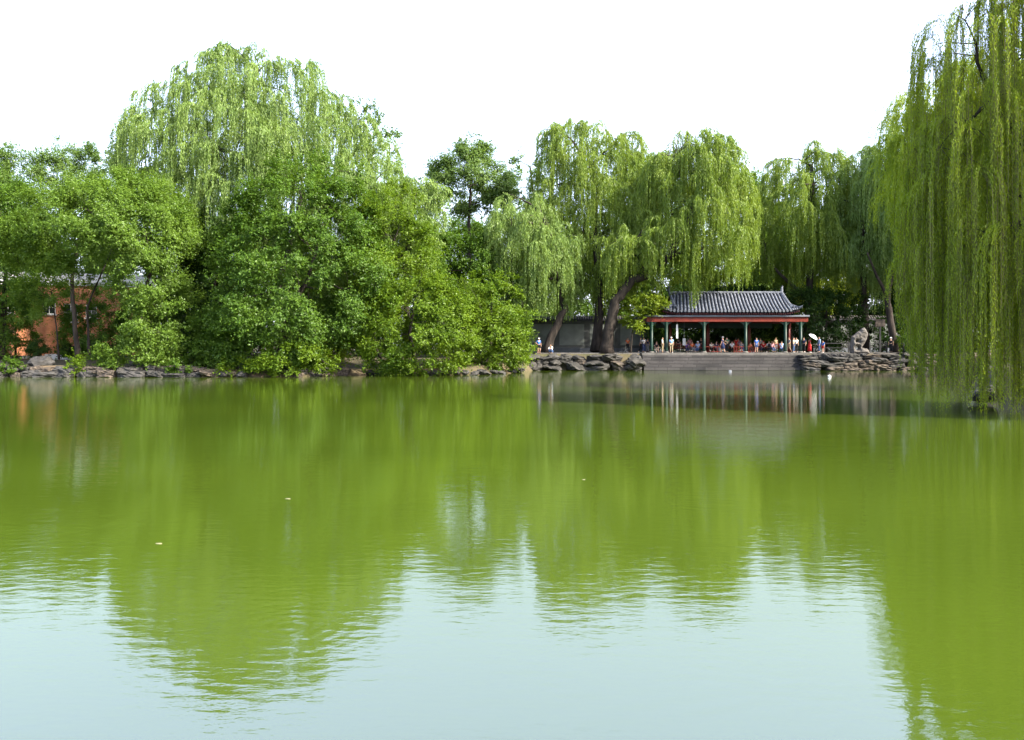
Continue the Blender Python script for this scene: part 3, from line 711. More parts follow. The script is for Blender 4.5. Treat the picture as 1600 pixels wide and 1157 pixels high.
for k, (cx, top, Y, w, lf, lab) in enumerate(backs):
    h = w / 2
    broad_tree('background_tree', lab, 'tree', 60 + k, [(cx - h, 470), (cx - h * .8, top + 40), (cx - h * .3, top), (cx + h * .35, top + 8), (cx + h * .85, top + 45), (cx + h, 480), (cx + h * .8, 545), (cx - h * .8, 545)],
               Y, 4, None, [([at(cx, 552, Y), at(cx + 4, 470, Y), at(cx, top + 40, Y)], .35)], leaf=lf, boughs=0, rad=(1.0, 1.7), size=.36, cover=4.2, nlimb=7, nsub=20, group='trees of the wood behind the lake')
#TREES_END

# ---------------------------------------------------------------- rocks
def rock_mesh(seed, cuts=11, sub=3, ragged=.24):
    rs = random.Random(seed)
    bm = bmesh.new(); bmesh.ops.create_icosphere(bm, subdivisions=sub, radius=1)
    planes = []
    for _ in range(cuts):
        n = Vector((rs.gauss(0, 1), rs.gauss(0, 1), rs.gauss(0, .8))).normalized(); planes.append((n, rs.uniform(.55, .85)))
    off = Vector((rs.uniform(0, 50), rs.uniform(0, 50), rs.uniform(0, 50)))
    for v in bm.verts:
        for n, d in planes:
            k = v.co.dot(n)
            if k > d: v.co -= n * (k - d) * .92
        v.co += v.co.normalized() * (noise.fractal(v.co * 2.2 + off, 1.0, 2.0, 4) * ragged)
    me = bpy.data.meshes.new('rock'); bm.to_mesh(me); bm.free()
    return me
def block_mesh(seed):
    rs = random.Random(seed); bm = bmesh.new(); bmesh.ops.create_cube(bm, size=2)
    bmesh.ops.subdivide_edges(bm, edges=bm.edges, cuts=6, use_grid_fill=True)
    off = Vector((rs.uniform(0, 50), rs.uniform(0, 50), rs.uniform(0, 50))); ta, tb, tc = rs.uniform(-.22, .22), rs.uniform(-.22, .22), rs.uniform(-.2, .2)
    for v in bm.verts:
        c = v.co; q = (abs(c.x) ** 7 + abs(c.y) ** 7 + abs(c.z) ** 7) ** (1 / 7); v.co = c / max(q, .01) * .92
        x, y, z = v.co; v.co = Vector((x * (1 + ta * z), y * (1 + tb * x), z * (1 + tc * x)))
        v.co += v.co.normalized() * noise.fractal(v.co * 1.7 + off, 1.0, 2.0, 5) * .24
    me = bpy.data.meshes.new('rock'); bm.to_mesh(me); bm.free(); return me
BLOCKS = []
for i in range(9):
    me = block_mesh(300 + i); me.materials.append(M[('rock', 'rock_warm', 'rock_dark')[i % 3]]); BLOCKS.append(me)
ROCKS = [(rock_mesh(i), rock_mesh(100 + i)) for i in range(6)]
for k, (a, b_) in enumerate(ROCKS):
    a.materials.append(M['rock']); b_.materials.append(M['rock_warm'])
DARKR = [rock_mesh(200 + i) for i in range(5)]
for a in DARKR: a.materials.append(M['rock_dark'])

def boulder(x, y, z, sx, sy, sz, rs, label, group, kind='mix', name='boulder'):
    if kind == 'dark' or (kind == 'mix' and rs.random() < .25): me = rs.choice(DARKR)
    else: me = rs.choice(ROCKS)[0 if rs.random() < (.45 if kind == 'warm' else .65) else 1]
    o = bpy.data.objects.new(name, me); COL.objects.link(o)
    if kind == 'block': o.data = rs.choice(BLOCKS)
    o.location = (x, y, z); o.scale = (sx, sy, sz); o.rotation_euler = (rs.uniform(-.25, .25), rs.uniform(-.25, .25), rs.uniform(0, 6.28))
    if kind == 'block': o.rotation_euler = (rs.uniform(-.1, .1), rs.uniform(-.16, .16), rs.uniform(-.3, .3) + (3.14159 if rs.random() < .5 else 0)); o.scale = (sx * .86, sy * 1.1, sz * .82)
    return tag(o, label, 'rock', group)

def shore_rocks(x0, x1, yfun, top, rows, rs, label, group, w=(.5, 1.0), h=(.28, .5), kind='mix', dy=.32):
    for r in range(rows):
        x = x0 + rs.uniform(0, .5)
        while x < x1:
            ww = rs.uniform(*w); hh = rs.uniform(*h)
            z = (r + .5) / rows * top
            o = boulder(x, yfun(x) + r * dy + rs.uniform(-.12, .12), z + rs.uniform(-.06, .06), ww * .66, ww * .55, hh, rs, label, group, kind)
            tone = {'rock': 'grey', 'rock_warm': 'tan', 'rock_dark': 'dark'}[o.data.materials[0].name]
            big = 'large' if ww > (w[0] * .35 + w[1] * .65) else ('small' if ww < w[0] * .7 + w[1] * .3 else 'middling')
            row = '' if rows == 1 else (', at waterline' if r == 0 else (', topmost' if r == rows - 1 else ((', second row', ', third row', ', fourth row')[r - 1])))
            u = (x - x0) / (x1 - x0); third = '' if x1 - x0 < 6 else (', left third' if u < .34 else (', right third' if u > .67 else ', middle'))
            o['label'] = ' '.join(('%s %s %s%s%s' % (big, tone, label, row, third)).split()[:16])
            x += ww * rs.uniform(.85, 1.1)
rs = random.Random(5)
shore_rocks(-45, -25.2, lambda x: 65.6, .75, 2, rs, 'boulder of the left shore below the brick house', 'boulders of the left shore', (.7, 1.8), (.25, .48), 'block')
shore_rocks(-25.0, -21.6, lambda x: 65.2, .5, 1, rs, 'boulder among leaves below the round tree', 'boulders below the round tree', (.8, 1.3), (.25, .4), 'warm')
shore_rocks(-18.0, -13.8, lambda x: 66.0 + (x + 18) * .75, .6, 2, rs, 'boulder at the inlet right of the round tree', 'boulders of the inlet', (.7, 1.4), (.25, .45), 'warm')
shore_rocks(-12.5, 1.0, lambda x: 69.6 + max(0, x + 3) * 1.6, .35, 1, rs, 'low rock under the rounded shore bushes', 'rocks under the shore bushes', (.7, 1.4), (.2, .35), 'dark')
shore_rocks(1.4, 13.6, lambda x: 82.4, 1.5, 3, rs, 'boulder left of the stone steps', 'boulders left of the stone steps', (.9, 2.5), (.36, .58), 'mix', .22)
shore_rocks(-2.6, 2.4, lambda x: 73.5 + (x + 2.6) * 1.9, 1.3, 2, rs, 'rock beside the rounded shore bush', 'rocks right of the rounded shore bush', (.8, 1.5), (.5, .8), 'mix', .7)
boulder(-39.6, 67.0, 1.1, .95, .7, .8, rs, 'dark boulder standing higher than the others before the round clipped bush', None, 'dark')
boulder(12.2, 81.9, .35, .62, .5, .33, rs, 'pale rounded boulder sitting low at the left foot of the stone steps', None, 'warm')
# right: a bank of flat stones laid up like a wall
shore_rocks(30.4, 43.6, lambda x: 82.3 - max(0, x - 38) * .05, 1.66, 5, rs, 'stone of the rock wall right of the steps', 'stones of the dry rock wall', (.55, 1.9), (.20, .40), 'block', .12)
shore_rocks(20.9, 24.6, lambda x: 35.2 + (x - 20.9) * 1.6, .6, 1, rs, 'boulder on the right bank behind willow strands', 'boulders of the right bank', (.6, 1.0), (.2, .32), 'dark')

# ---------------------------------------------------------------- terrace with steps
PX = lambda px, Y: (px - 800) * Y / F
tx0, tx1 = PX(1004, 83), PX(1262, 83)
terr = thing('stone_terrace', 'long grey stone terrace with wide steps down to the water in front of the pavilion', 'terrace', ((tx0 + tx1) / 2, 83, 0))
nst = 6
for k in range(nst):
    b = MB(); z1 = 0.10 + (k + 1) * (1.55 - .10) / nst; z0 = -0.6 if k == 0 else 0.10 + k * (1.55 - .10) / nst
    b.box(tx0 - terr.location.x, tx1 - terr.location.x, -.95 + k * .22, 2.2, z0 + .001 * k, z1, .02)
    b.build('step', M['block'], terr)
b = MB()
x = tx0 - terr.location.x
while x < tx1 - terr.location.x - .1:
    x2 = min(x + 1.55, tx1 - terr.location.x); b.box(x + .008, x2 - .008, .32, 2.25, 1.553, 1.82, .02); x = x2
b.build('coping', M['coping'], terr)

# ---------------------------------------------------------------- pavilion
def pavilion():
    Yf = 85.0; X0, X1 = PX(1010, Yf), PX(1262, Yf); cx = (X0 + X1) / 2
    r = thing('pavilion', 'open waterside pavilion with grey tiled roof, red beam and green posts', 'pavilion', (cx, Yf, 1.80))
    ox, oy, oz = cx, Yf, 1.80
    zb0, zb1 = 5.10 - oz, 5.62 - oz
    # stone floor
    # red beam on four sides
    b = MB(); b.box(X0 - ox, X1 - ox, -.14, .14, zb0, zb1, .03); b.build('beam', M['red'], r)
    b = MB(); b.box(X0 - ox, X0 - ox + .26, .145, 6.9, zb0, zb1, .02); b.build('beam', M['red'], r)
    b = MB(); b.box(X1 - ox - .26, X1 - ox, .145, 6.9, zb0, zb1, .02); b.build('beam', M['red'], r)
    b = MB(); b.box(X0 - ox, X1 - ox, 6.905, 7.15, zb0, zb1, .02); b.build('beam', M['darkred'], r)
    # grey canopy slab with its drip edge
    b = MB(); b.box(X0 - ox - .12, X1 - ox + .12, -.30, 7.3, zb1 + .004, zb1 + .20, .03); b.build('canopy_slab', M['slab'], r)
    # ceiling joists under the slab
    b = MB(); x = X0 - ox + .8
    while x < X1 - ox - .6: b.box(x, x + .10, .15, 6.9, zb1 - .14, zb1 - .002); x += .9
    b.build('joists', M['darkred'], r)
    posts = [1018, 1041, 1100, 1165, 1227, 1251]
    for px in posts:
        X = PX(px, Yf) - ox; b = MB(); w = .17
        b.tube([(X, 0, .16), (X, 0, .3), (X, 0, zb0 + .01)], [w, w, w * .94], 16)
        po = b.build('post', M['green'], r, True)
        b = MB(); b.tube([(X, 0, -.02), (X, 0, .05), (X, 0, .12), (X, 0, .17)], [.25, .29, .27, .19], 16); b.build('post_base', M['coping'], po)
        # carved bracket either side
        b = MB()
        for s in (-1, 1):
            poly = [(X + s * .16, zb0 - .02), (X + s * .62, zb0 - .02), (X + s * .50, zb0 - .12), (X + s * .34, zb0 - .17), (X + s * .22, zb0 - .34), (X + s * .16, zb0 - .40)]
            b.prism(poly if s > 0 else poly[::-1], -.04, .04)
        b.build('bracket', M['green'], po)
    for px in [1045, 1104, 1168, 1231]:
        for yy, mm in ((3.4, 'darkred'), (6.9, 'darkred')):
            X = PX(px + (3 if yy > 5 else 1.5), Yf + yy) - ox
            b = MB(); b.tube([(X, yy, -.01), (X, yy, zb0 + .3)], [.15, .14], 12); b.build('back_post', M[mm], r, True)
    # benches with rails and lattice panels between the middle posts
    bays = [(1047, 1098, 3.4), (1107, 1163, 3.4), (1171, 1226, 3.4)]
    for a, c, yy in bays:
        xa, xc = PX(a, Yf + yy) - ox, PX(c, Yf + yy) - ox
        b = MB(); b.box(xa, xc, yy - .24, yy + .24, .48, .56, .015); be = b.build('bench', M['red'], r)
        b = MB(); b.box(xa, xc, yy + .19, yy + .25, .90, .98, .01)
        x = xa + .15
        while x < xc - .1: b.box(x, x + .04, yy + .20, yy + .24, .56, .90); x += .22
        b.build('rail', M['red'], be)
        b = MB(); n = int((xc - xa) / .28); w = (xc - xa) / n
        for k in range(n + 1): b.box(xa + k * w - .02, xa + k * w + .02, yy - .02, yy + .02, 0, .48)
        for z in (.08, .27): b.box(xa, xc, yy - .018, yy + .018, z, z + .04)
        b.build('lattice', M['green'], be)
    # front low rail in the third and fourth bays
    for a, c in ((1102, 1127), (1147, 1163), (1167, 1179)):
        xa, xc = PX(a, Yf + .9) - ox, PX(c, Yf + .9) - ox
        b = MB(); b.box(xa, xc, .88, .94, .62, .69, .01); b.box(xa, xc, .88, .94, .10, .16, .01)
        for k in range(5):
            x = xa + (xc - xa) * k / 4; b.box(x - .03, x + .03, .885, .935, 0, .62)
        b.build('front_rail', M['red'], r)
    # hanging plaques under the beam
    for px, w, h, mm in ((1058, .10, 1.5, 'white'), (1069, .16, .75, 'slab')):
        X = PX(px, Yf + .5) - ox; b = MB(); zt = zb0 - .25 if h > 1 else zb0 - 1.75
        b.box(X - w, X + w, .48, .52, zt - h, zt, .01); b.tube([(X, .5, zt), (X, .5, zb0 + .2)], [.01, .01], 5); b.build('hanging_plaque', M[mm], r)
    # ---- roof
    def pz(py, Y): return CAMH - (py - HOR) * Y / F - oz
    ye, yr = -.55, 3.6                                    # eave and ridge in depth
    ze, zr = pz(487, Yf + ye), pz(459, Yf + yr)
    xe0, xe1 = PX(1034, Yf + ye) - ox, PX(1250, Yf + ye) - ox
    xr0, xr1 = PX(1046, Yf + yr) - ox, PX(1221, Yf + yr) - ox
    def prof(t):                                          # t 0 at the eave, 1 at the ridge: hollow curve
        return ye + (yr - ye) * t, ze + (zr - ze) * (0.72 * t + 0.28 * t * t)
    def lift(x):                                          # the eave turns up at its corners
        d = min(x - xe0, xe1 - x); return .30 * max(0, 1 - d / 1.9) ** 2
    gable_t = .42                                         # below this height the roof is hipped at its ends
    def xend(t, side):
        k = min(t / gable_t, 1)
        return (xe0 + (xr0 - xe0) * k) if side < 0 else (xe1 + (xr1 - xe1) * k)
    body = MB(); n = 8
    # solid roof deck, front and back, thick
    rows = []
    for i in range(n + 1):
        t = i / n; y, z = prof(t); rows.append((xend(t, -1), xend(t, 1), y, z))
    m = 26; V = []; Q = []
    def grid(sign, dz):
        base = len(V)
        for (xa, xb, y, z) in rows:
            for j in range(m + 1):
                x = xa + (xb - xa) * j / m
                yy = y if sign > 0 else 2 * yr - y
                tt = (z - ze) / (zr - ze)
                V.append((x, yy, z + dz + lift(x) * max(0, 1 - tt * 2)))
        for i in range(n):
            for j in range(m):
                a = base + i * (m + 1) + j; q = (a, a + 1, a + m + 2, a + m + 1); Q.append(q if sign > 0 else q[::-1])
    grid(1, 0); grid(-1, 0); grid(1, -.14); grid(-1, -.14)
    body.add(V, Q)
    # hips at both ends and the gable walls
    for side in (-1, 1):
        for dz in (0, -.14):
            pts = []
            for i in range(int(n * gable_t) + 2):
                t = min(i / n, gable_t); y, z = prof(t); x = xend(t, side)
                pts.append(((x, y, z + dz + lift(x) * max(0, 1 - 2 * t)), (x, 2 * yr - y, z + dz + lift(x) * max(0, 1 - 2 * t))))
            for i in range(len(pts) - 1):
                q = [pts[i][0], pts[i][1], pts[i + 1][1], pts[i + 1][0]]
                body.add(q if side > 0 else q[::-1], [(0, 1, 2, 3)])
    roof = body.build('roof', M['tile_dark'], r)
    gm = MB()
    for side in (-1, 1):
        x = (xr0 + .12) if side < 0 else (xr1 - .12); y1, z1 = prof(gable_t)
        gm.add([(x, y1, z1), (x, 2 * yr - y1, z1), (x, yr, zr)], [(0, 1, 2)])
    gm.build('gable', M['darkred'], roof)
    # rolled tiles: one rib beside another, running down the slope
    rib = MB(); nr = 33
    for sgn in (1, -1):
        for k in range(nr + 1):
            u = k / nr; xt = xr0 + .1 + (xr1 - xr0 - .2) * u; xb = xe0 + .95 + (xe1 - xe0 - 1.9) * u; pts = []
            for i in range(n + 1):
                t = i / n; y, z = prof(t); x = xb + (xt - xb) * min(1, t / .9)
                pts.append((x, y if sgn > 0 else 2 * yr - y, z + .05 + lift(x) * max(0, 1 - t * 2)))
            rib.tube(pts, [.115] * len(pts), 6)
    # short ribs on the hipped corners
    for side in (-1, 1):
        for k in range(5):
            x = (xe0 + .08 + k * .2) if side < 0 else (xe1 - .08 - k * .2); pts = []
            tmax = gable_t * (k + .6) / 6
            for i in range(4):
                t = tmax * i / 3; y, z = prof(t); pts.append((x, y, z + .05 + lift(x) * max(0, 1 - t * 2)))
            rib.tube(pts, [.08] * 4, 6)
        for k in range(22):                               # down the end slope
            y0 = ye + .3 + (2 * (yr - ye) - .6) * k / 21; pts = []
            tm = min(gable_t, min(y0 - ye, 2 * yr - ye - y0) / (yr - ye))
            for i in range(4):
                t = tm * i / 3; _, z = prof(t); pts.append((xend(t, side), y0, z + .05 + lift(xend(t, side)) * max(0, 1 - t * 2)))
            rib.tube(pts, [.08] * 4, 6)
    rib.build('tile_ribs', M['tile'], roof, True)
    # round tile ends along the eave
    te = MB()
    for k in range(nr + 1):
        xb = xe0 + .95 + (xe1 - xe0 - 1.9) * k / nr; z = ze + lift(xb)
        te.tube([(xb, ye - .05, z + .05), (xb, ye - .01, z + .05)], [.135, .135], 8)
    te.build('tile_ends', M['slab'], roof)
    # ridge along the top, and the two ridges coming down at the gable ends with raised tips
    rg = MB(); rg.box(xr0 - .05, xr1 + .05, yr - .14, yr + .14, zr + .005, zr + .24, .04); rg.build('ridge', M['tile'], roof)
    for side in (-1, 1):
        x = xr0 if side < 0 else xr1; pts = []; n2 = 8
        for i in range(n2 + 1):
            t = .16 + (1 - .16) * i / n2; y, z = prof(t); pts.append((x + side * .02, y, z + .16))
        b = MB(); b.tube(pts, [.15] * len(pts), 6); 
        b.tube([(x + side * .02, yr, zr + .2), (x + side * .04, yr - .05, zr + .65), (x + side * .10, yr - .1, zr + .85)], [.19, .14, .06], 6)
        b.tube([pts[0], (x + side * .02, pts[0][1] - .25, pts[0][2] + .10), (x + side * .02, pts[0][1] - .36, pts[0][2] + .28)], [.15, .11, .05], 6)
        b.build('gable_ridge', M['tile'], roof)
        # hip ridge sweeping out to the upturned corner, front and back
        for sgn in (1, -1):
            pts = []; rad = []
            for i in range(9):
                t = gable_t * (1 - i / 8); y, z = prof(t); xx = xend(t, side)
                pts.append((xx, y if sgn > 0 else 2 * yr - y, z + .12 + lift(xx) * max(0, 1 - 2 * t) + .02 * i / 8)); rad.append(.13 - .03 * i / 8)
            l = Vector(pts[-1]); pts.append(tuple(l + Vector((side * .22, -.14 * sgn, .17)))); rad.append(.05)
            b = MB(); b.tube(pts, rad, 6); b.build('hip_ridge', M['tile'], roof)
    # rafters showing under the eave
    b = MB(); x = xe0 + .15
    while x < xe1 - .1:
        z = ze + lift(x); b.box(x, x + .09, ye + .06, ye + 1.0, z - .30, z - .15); x += .24
    b.build('rafters', M['rafter'], roof)
    b = MB(); b.box(xe0 + .7, xe1 - .7, .16, 7.0, zb1 + .205, ze + .02); b.build('eave_wall', M['rafter'], roof)
    b = MB(); b.box(-6.6, 6.6, 5.5, 5.56, zb0 - .55, zb0 + .01)
    b.build('lintel_panel', M['green'], r)
pavilion()

# ---------------------------------------------------------------- garden wall behind
def garden_wall(xa, xb, Y, label, zt=6.3):
    cx = (xa + xb) / 2; r = thing('garden_wall', label, 'wall', (cx, Y, 1.7)); oz = 1.7
    b = MB(); b.box(xa - cx, xb - cx, -.2, .2, -.2, zt - oz - .55); b.build('wall_body', M['plaster'], r)
    b = MB(); b.box(xa - cx, xb - cx, -.3, .3, -.1, .55, .02); b.build('plinth', M['slab'], r)
    n = max(1, int((xb - xa) / 3.4)); w = (xb - xa) / n
    for k in range(n):
        x = xa - cx + k * w; b = MB(); b.box(x + .35, x + w - .35, -.235, -.203, .9, zt - oz - 1.0, .01); b.build('panel', M['panel'], r)
    b = MB()
    prof_ = [(-.55, zt - oz - .55), (.55, zt - oz - .55), (.5, zt - oz - .42), (0, zt - oz), (-.5, zt - oz - .42)]
    vs = [(x, y, z) for x in (xa - cx, xb - cx) for (y, z) in prof_]
    b.add(vs, [(0, 1, 2, 3, 4), (9, 8, 7, 6, 5)] + [(i, i + 5, (i + 1) % 5 + 5, (i + 1) % 5) for i in range(5)])
    co = b.build('coping', M['tile_dark'], r)
    b = MB(); x = xa - cx + .1
    while x < xb - cx:
        b.tube([(x, -.52, zt - oz - .38), (x, 0, zt - oz + .03), (x, .52, zt - oz - .38)], [.075] * 3, 5); x += .3
    b.build('tile_ribs', M['coping'], co)
garden_wall(PX(822, 98), PX(1012, 98), 98, 'grey garden wall with white panels and tiled coping left of the pavilion', 6.2)
garden_wall(PX(1236, 100), PX(1500, 100), 100, 'grey garden wall with pale tiled coping behind the scholar rock on the right', 6.3)
# lawn patch glimpsed before the left wall
b = MB(); b.box(PX(828, 94), PX(905, 94), 92.5, 96.0, 1.7, 1.84); tag(b.build('lawn', M['lawn']), kind='structure')
# low grey kerb wall in front of that lawn
b = MB(); b.box(PX(826, 92), PX(906, 92), 92.0, 92.3, 1.75, 2.32, .02); tag(b.build('low_wall', M['plaster']), 'low grey kerb wall at the foot of the leaning trunk left of the pavilion', 'wall')

# stone plaque behind the rock wall
b = MB(); b.box(PX(1367, 90), PX(1383, 90), 90, 90.25, 4.95, 5.75, .03); pl = b
rt = thing('stone_sign', 'blank square stone sign board on a post right of the scholar rock', 'sign', (PX(1375, 90), 90, 1.8))
b = MB(); b.box(-.55, .55, -.1, .1, 2.9, 3.75, .03); b.build('board', M['rock_warm'], rt)
b = MB(); b.box(-.09, .09, -.06, .06, 0, 2.9); b.build('post', M['iron'], rt)

# ---------------------------------------------------------------- scholar rock
def scholar_rock():
    Y = 83.4; zt = lambda py: CAMH - (py - HOR) * Y / F
    poly = [(1328, 554), (1328, 538), (1330, 526), (1336, 521), (1342, 517), (1347, 512), (1350, 511), (1352, 515), (1356, 520), (1354, 530), (1350, 538), (1346, 543), (1354, 545), (1358, 548), (1357, 554)]
    holes = [(1337.5, 533.5, 1.6), (1337.8, 544.2, 2.6)]
    cx = PX(1342, Y); nx, nz = 46, 60; x0, x1 = PX(1325, Y), PX(1361, Y); z0, z1 = zt(556), zt(509)
    P = np.array([(PX(a, Y), zt(c)) for a, c in poly])
    bm = bmesh.new(); fr = {}; bk = {}
    xs = np.linspace(x0, x1, nx); zs = np.linspace(z0, z1, nz)
    X, Z = np.meshgrid(xs, zs, indexing='ij'); ins = in_poly(P, X.ravel(), Z.ravel()).reshape(nx, nz); D = poly_dist(P, X.ravel(), Z.ravel()).reshape(nx, nz)
    for hx, hy, hr in holes:
        rr = hr * Y / F; dd = np.hypot(X - PX(hx, Y), (Z - zt(hy)) * (1.3 if hr < 2 else 1)); ins &= dd > rr; D = np.minimum(D, np.abs(dd - rr))
    for i in range(nx):
        for j in range(nz):
            if ins[i, j]:
                t = .38 * math.sqrt(min(1, D[i, j] / .3)) + .04 + .12 * noise.fractal(Vector((X[i, j] * 2, Z[i, j] * 2, 3)), 1, 2, 4)
                jx, jz = noise.noise(Vector((X[i, j] * 3, Z[i, j] * 3, 7))) * .05, noise.noise(Vector((X[i, j] * 3, Z[i, j] * 3, 9))) * .05
                fr[i, j] = bm.verts.new((X[i, j] - cx + jx, -t, Z[i, j] - 1.75 + jz)); bk[i, j] = bm.verts.new((X[i, j] - cx + jx, t * .9, Z[i, j] - 1.75 + jz))
    cell = lambda i, j: all((a, c) in fr for a in (i, i + 1) for c in (j, j + 1))
    for i in range(nx - 1):
        for j in range(nz - 1):
            if not cell(i, j): continue
            q = [(i, j), (i + 1, j), (i + 1, j + 1), (i, j + 1)]
            bm.faces.new([fr[k] for k in q]); bm.faces.new([bk[k] for k in reversed(q)])
            for a, c, (di, dj) in ((q[0], q[1], (0, -1)), (q[1], q[2], (1, 0)), (q[2], q[3], (0, 1)), (q[3], q[0], (-1, 0))):
                if not cell(i + di, j + dj): bm.faces.new([fr[c], fr[a], bk[a], bk[c]])
    for v in [v for v in bm.verts if not v.link_faces]: bm.verts.remove(v)
    me = bpy.data.meshes.new('scholar_rock'); bm.to_mesh(me); bm.free()
    o = link('scholar_rock', me, M['scholar']); o.location = (cx, Y, 1.75)
    tag(o, 'tall pitted scholar rock with two holes standing on the rock wall', 'rock')
scholar_rock()

# railing right of the pavilion
def railing(xa, xb, Y, z, label):
    r = thing('railing', label, 'railing', ((xa + xb) / 2, Y, z)); h = (xb - xa) / 2
    b = MB(); b.box(-h, h, -.04, .04, .98, 1.06, .01); b.box(-h, h, -.03, .03, .50, .56); b.build('rails', M['iron'], r)
    n = max(1, int(2 * h / 1.6))
    for k in range(n + 1):
        x = -h + 2 * h * k / n; b = MB(); b.box(x - .07, x + .07, -.07, .07, 0, 1.16, .02); b.build('post', M['iron'], r)
railing(PX(1288, 88), PX(1326, 88), 88, 1.8, 'dark low railing between the umbrella and the scholar rock')
railing(PX(1359, 88), PX(1412, 88), 88, 1.8, 'dark low railing right of the scholar rock')

# ---------------------------------------------------------------- brick house, left
def house():
    Yh = 82.0; x0, x1 = PX(-90, Yh), PX(216, Yh); z = lambda py: CAMH - (py - HOR) * Yh / F - 1.0
    cx = (x0 + x1) / 2; r = thing('brick_house', 'orange brick house with white cornice and white window frames behind the trees on the left', 'house', (cx, Yh, 1.0))
    zt = z(442); r.rotation_euler = (0, 0, R(20))
    wins = [(66, 84, 470, 491), (95, 115, 474, 503), (126, 142, 474, 496), (10, 28, 470, 491), (-50, -30, 470, 491)]
    W = [(PX(a, Yh) - cx, PX(c, Yh) - cx, z(d), z(b_)) for a, c, b_, d in wins]
    # wall front with real openings: split into cells
    xsv = sorted(set([x0 - cx, x1 - cx] + [v for w in W for v in w[:2]])); zsv = sorted(set([0, zt] + [v for w in W for v in w[2:]]))
    b = MB()
    for i in range(len(xsv) - 1):
        for j in range(len(zsv) - 1):
            mx, mz = (xsv[i] + xsv[i + 1]) / 2, (zsv[j] + zsv[j + 1]) / 2
            if any(w[0] < mx < w[1] and w[2] < mz < w[3] for w in W): continue
            b.add([(xsv[i], 0, zsv[j]), (xsv[i + 1], 0, zsv[j]), (xsv[i + 1], 0, zsv[j + 1]), (xsv[i], 0, zsv[j + 1])], [(0, 1, 2, 3)])
    for w in W:                                          # reveals
        a, c, lo, hi = w
        b.add([(a, 0, lo), (c, 0, lo), (c, .3, lo), (a, .3, lo)], [(0, 1, 2, 3)]); b.add([(a, 0, hi), (c, 0, hi), (c, .3, hi), (a, .3, hi)], [(3, 2, 1, 0)])
        b.add([(a, 0, lo), (a, .3, lo), (a, .3, hi), (a, 0, hi)], [(0, 1, 2, 3)]); b.add([(c, 0, lo), (c, .3, lo), (c, .3, hi), (c, 0, hi)], [(3, 2, 1, 0)])
    h = (x1 - x0) / 2
    b.add([(h, 0, 0), (h, 8, 0), (h, 8, zt), (h, 0, zt)], [(0, 1, 2, 3)]); b.add([(-h, 0, 0), (-h, 8, 0), (-h, 8, zt), (-h, 0, zt)], [(3, 2, 1, 0)])
    b.add([(-h, 8, 0), (h, 8, 0), (h, 8, zt), (-h, 8, zt)], [(3, 2, 1, 0)])
    me = bpy.data.meshes.new('wall'); me.from_pydata(b.v, [], b.f); link('wall', me, M['brick'], r)
    for a, c, lo, hi in W:
        t = .09; f = MB(); f.box(a + .003, a + t, .08, .18, lo + .003, hi - .003); f.box(c - t, c - .003, .08, .18, lo + .003, hi - .003)
        f.box(a + t, c - t, .08, .18, lo + .003, lo + t); f.box(a + t, c - t, .08, .18, hi - t, hi - .003)
        f.box((a + c) / 2 - .03, (a + c) / 2 + .03, .09, .17, lo + t, hi - t); f.box(a + t, (a + c) / 2 - .03, .09, .17, (lo + hi) / 2 - .03, (lo + hi) / 2 + .03); f.box((a + c) / 2 + .03, c - t, .09, .17, (lo + hi) / 2 - .03, (lo + hi) / 2 + .03)
        wo = f.build('window', M['white'], r)
        g = MB(); g.box(a + .02, c - .02, .20, .22, lo + .02, hi - .02); g.build('pane', M['glass'], wo)
        g = MB(); g.box(a - .12, c + .12, -.12, -.003, lo - .12, lo - .003, .01); g.build('sill', M['white'], wo)
    b = MB(); b.box(-h - .35, h + .35, -.40, 8.3, zt + .003, zt + .30, .03); b.box(-h - .2, h + .2, -.22, -.004, zt - .25, zt); b.build('cornice', M['white'], r)
    b = MB(); b.box(-h - .15, h + .15, -.15, 8.1, zt + .303, zt + 1.05, .03); b.build('parapet', M['white'], r)
    b = MB(); b.box(-h - .02, h, -.14, -.003, 0, .55, .01); b.build('plinth', M['plaster'], r)
house()
b = MB(); b.box(PX(70, 78), PX(112, 78), 78, 78.3, .9, 1.75, .03); tag(b.build('white_wall', M['white']), 'low white garden wall glimpsed beside the round clipped bush', 'wall')

# ---------------------------------------------------------------- people
SKIN = surf('skin', (0.50, 0.30, 0.20), (0.44, 0.26, 0.17), 5, 0.6)
HAIR = surf('black_hair', (0.015, 0.012, 0.010), (0.01, 0.008, 0.007), 5, 0.45)
CL_ = {k: surf('cloth_' + k, c, tuple(v * .8 for v in c), 6, 0.9) for k, c in dict(
    white=(.75, .75, .73), navy=(.02, .03, .08), black=(.015, .015, .018), khaki=(.38, .30, .18), red=(.45, .02, .02), orange=(.60, .13, .04),
    lightblue=(.30, .45, .68), blue=(.05, .16, .50), grey=(.22, .22, .24), jeans=(.07, .12, .25), cream=(.62, .55, .42), pink=(.62, .26, .30), green=(.06, .20, .10), purple=(.12, .06, .20)).items()}

def skin_mesh(name, V, E, RR, sub=1):
    me = bpy.data.meshes.new(name); me.from_pydata(V, E, [])
    o = bpy.data.objects.new(name, me); COL.objects.link(o)
    sk = o.modifiers.new('s', 'SKIN'); sk.use_smooth_shade = True
    for i, v in enumerate(me.skin_vertices[0].data):
        r = RR[i]; v.radius = r if isinstance(r, tuple) else (r, r); v.use_root = (i == 0)
    ss = o.modifiers.new('ss', 'SUBSURF'); ss.levels = sub; ss.render_levels = sub
    dg = bpy.context.evaluated_depsgraph_get(); m2 = bpy.data.meshes.new_from_object(o.evaluated_get(dg), depsgraph=dg)
    bpy.data.objects.remove(o); bpy.data.meshes.remove(me)
    for p in m2.polygons: p.use_smooth = True
    return m2

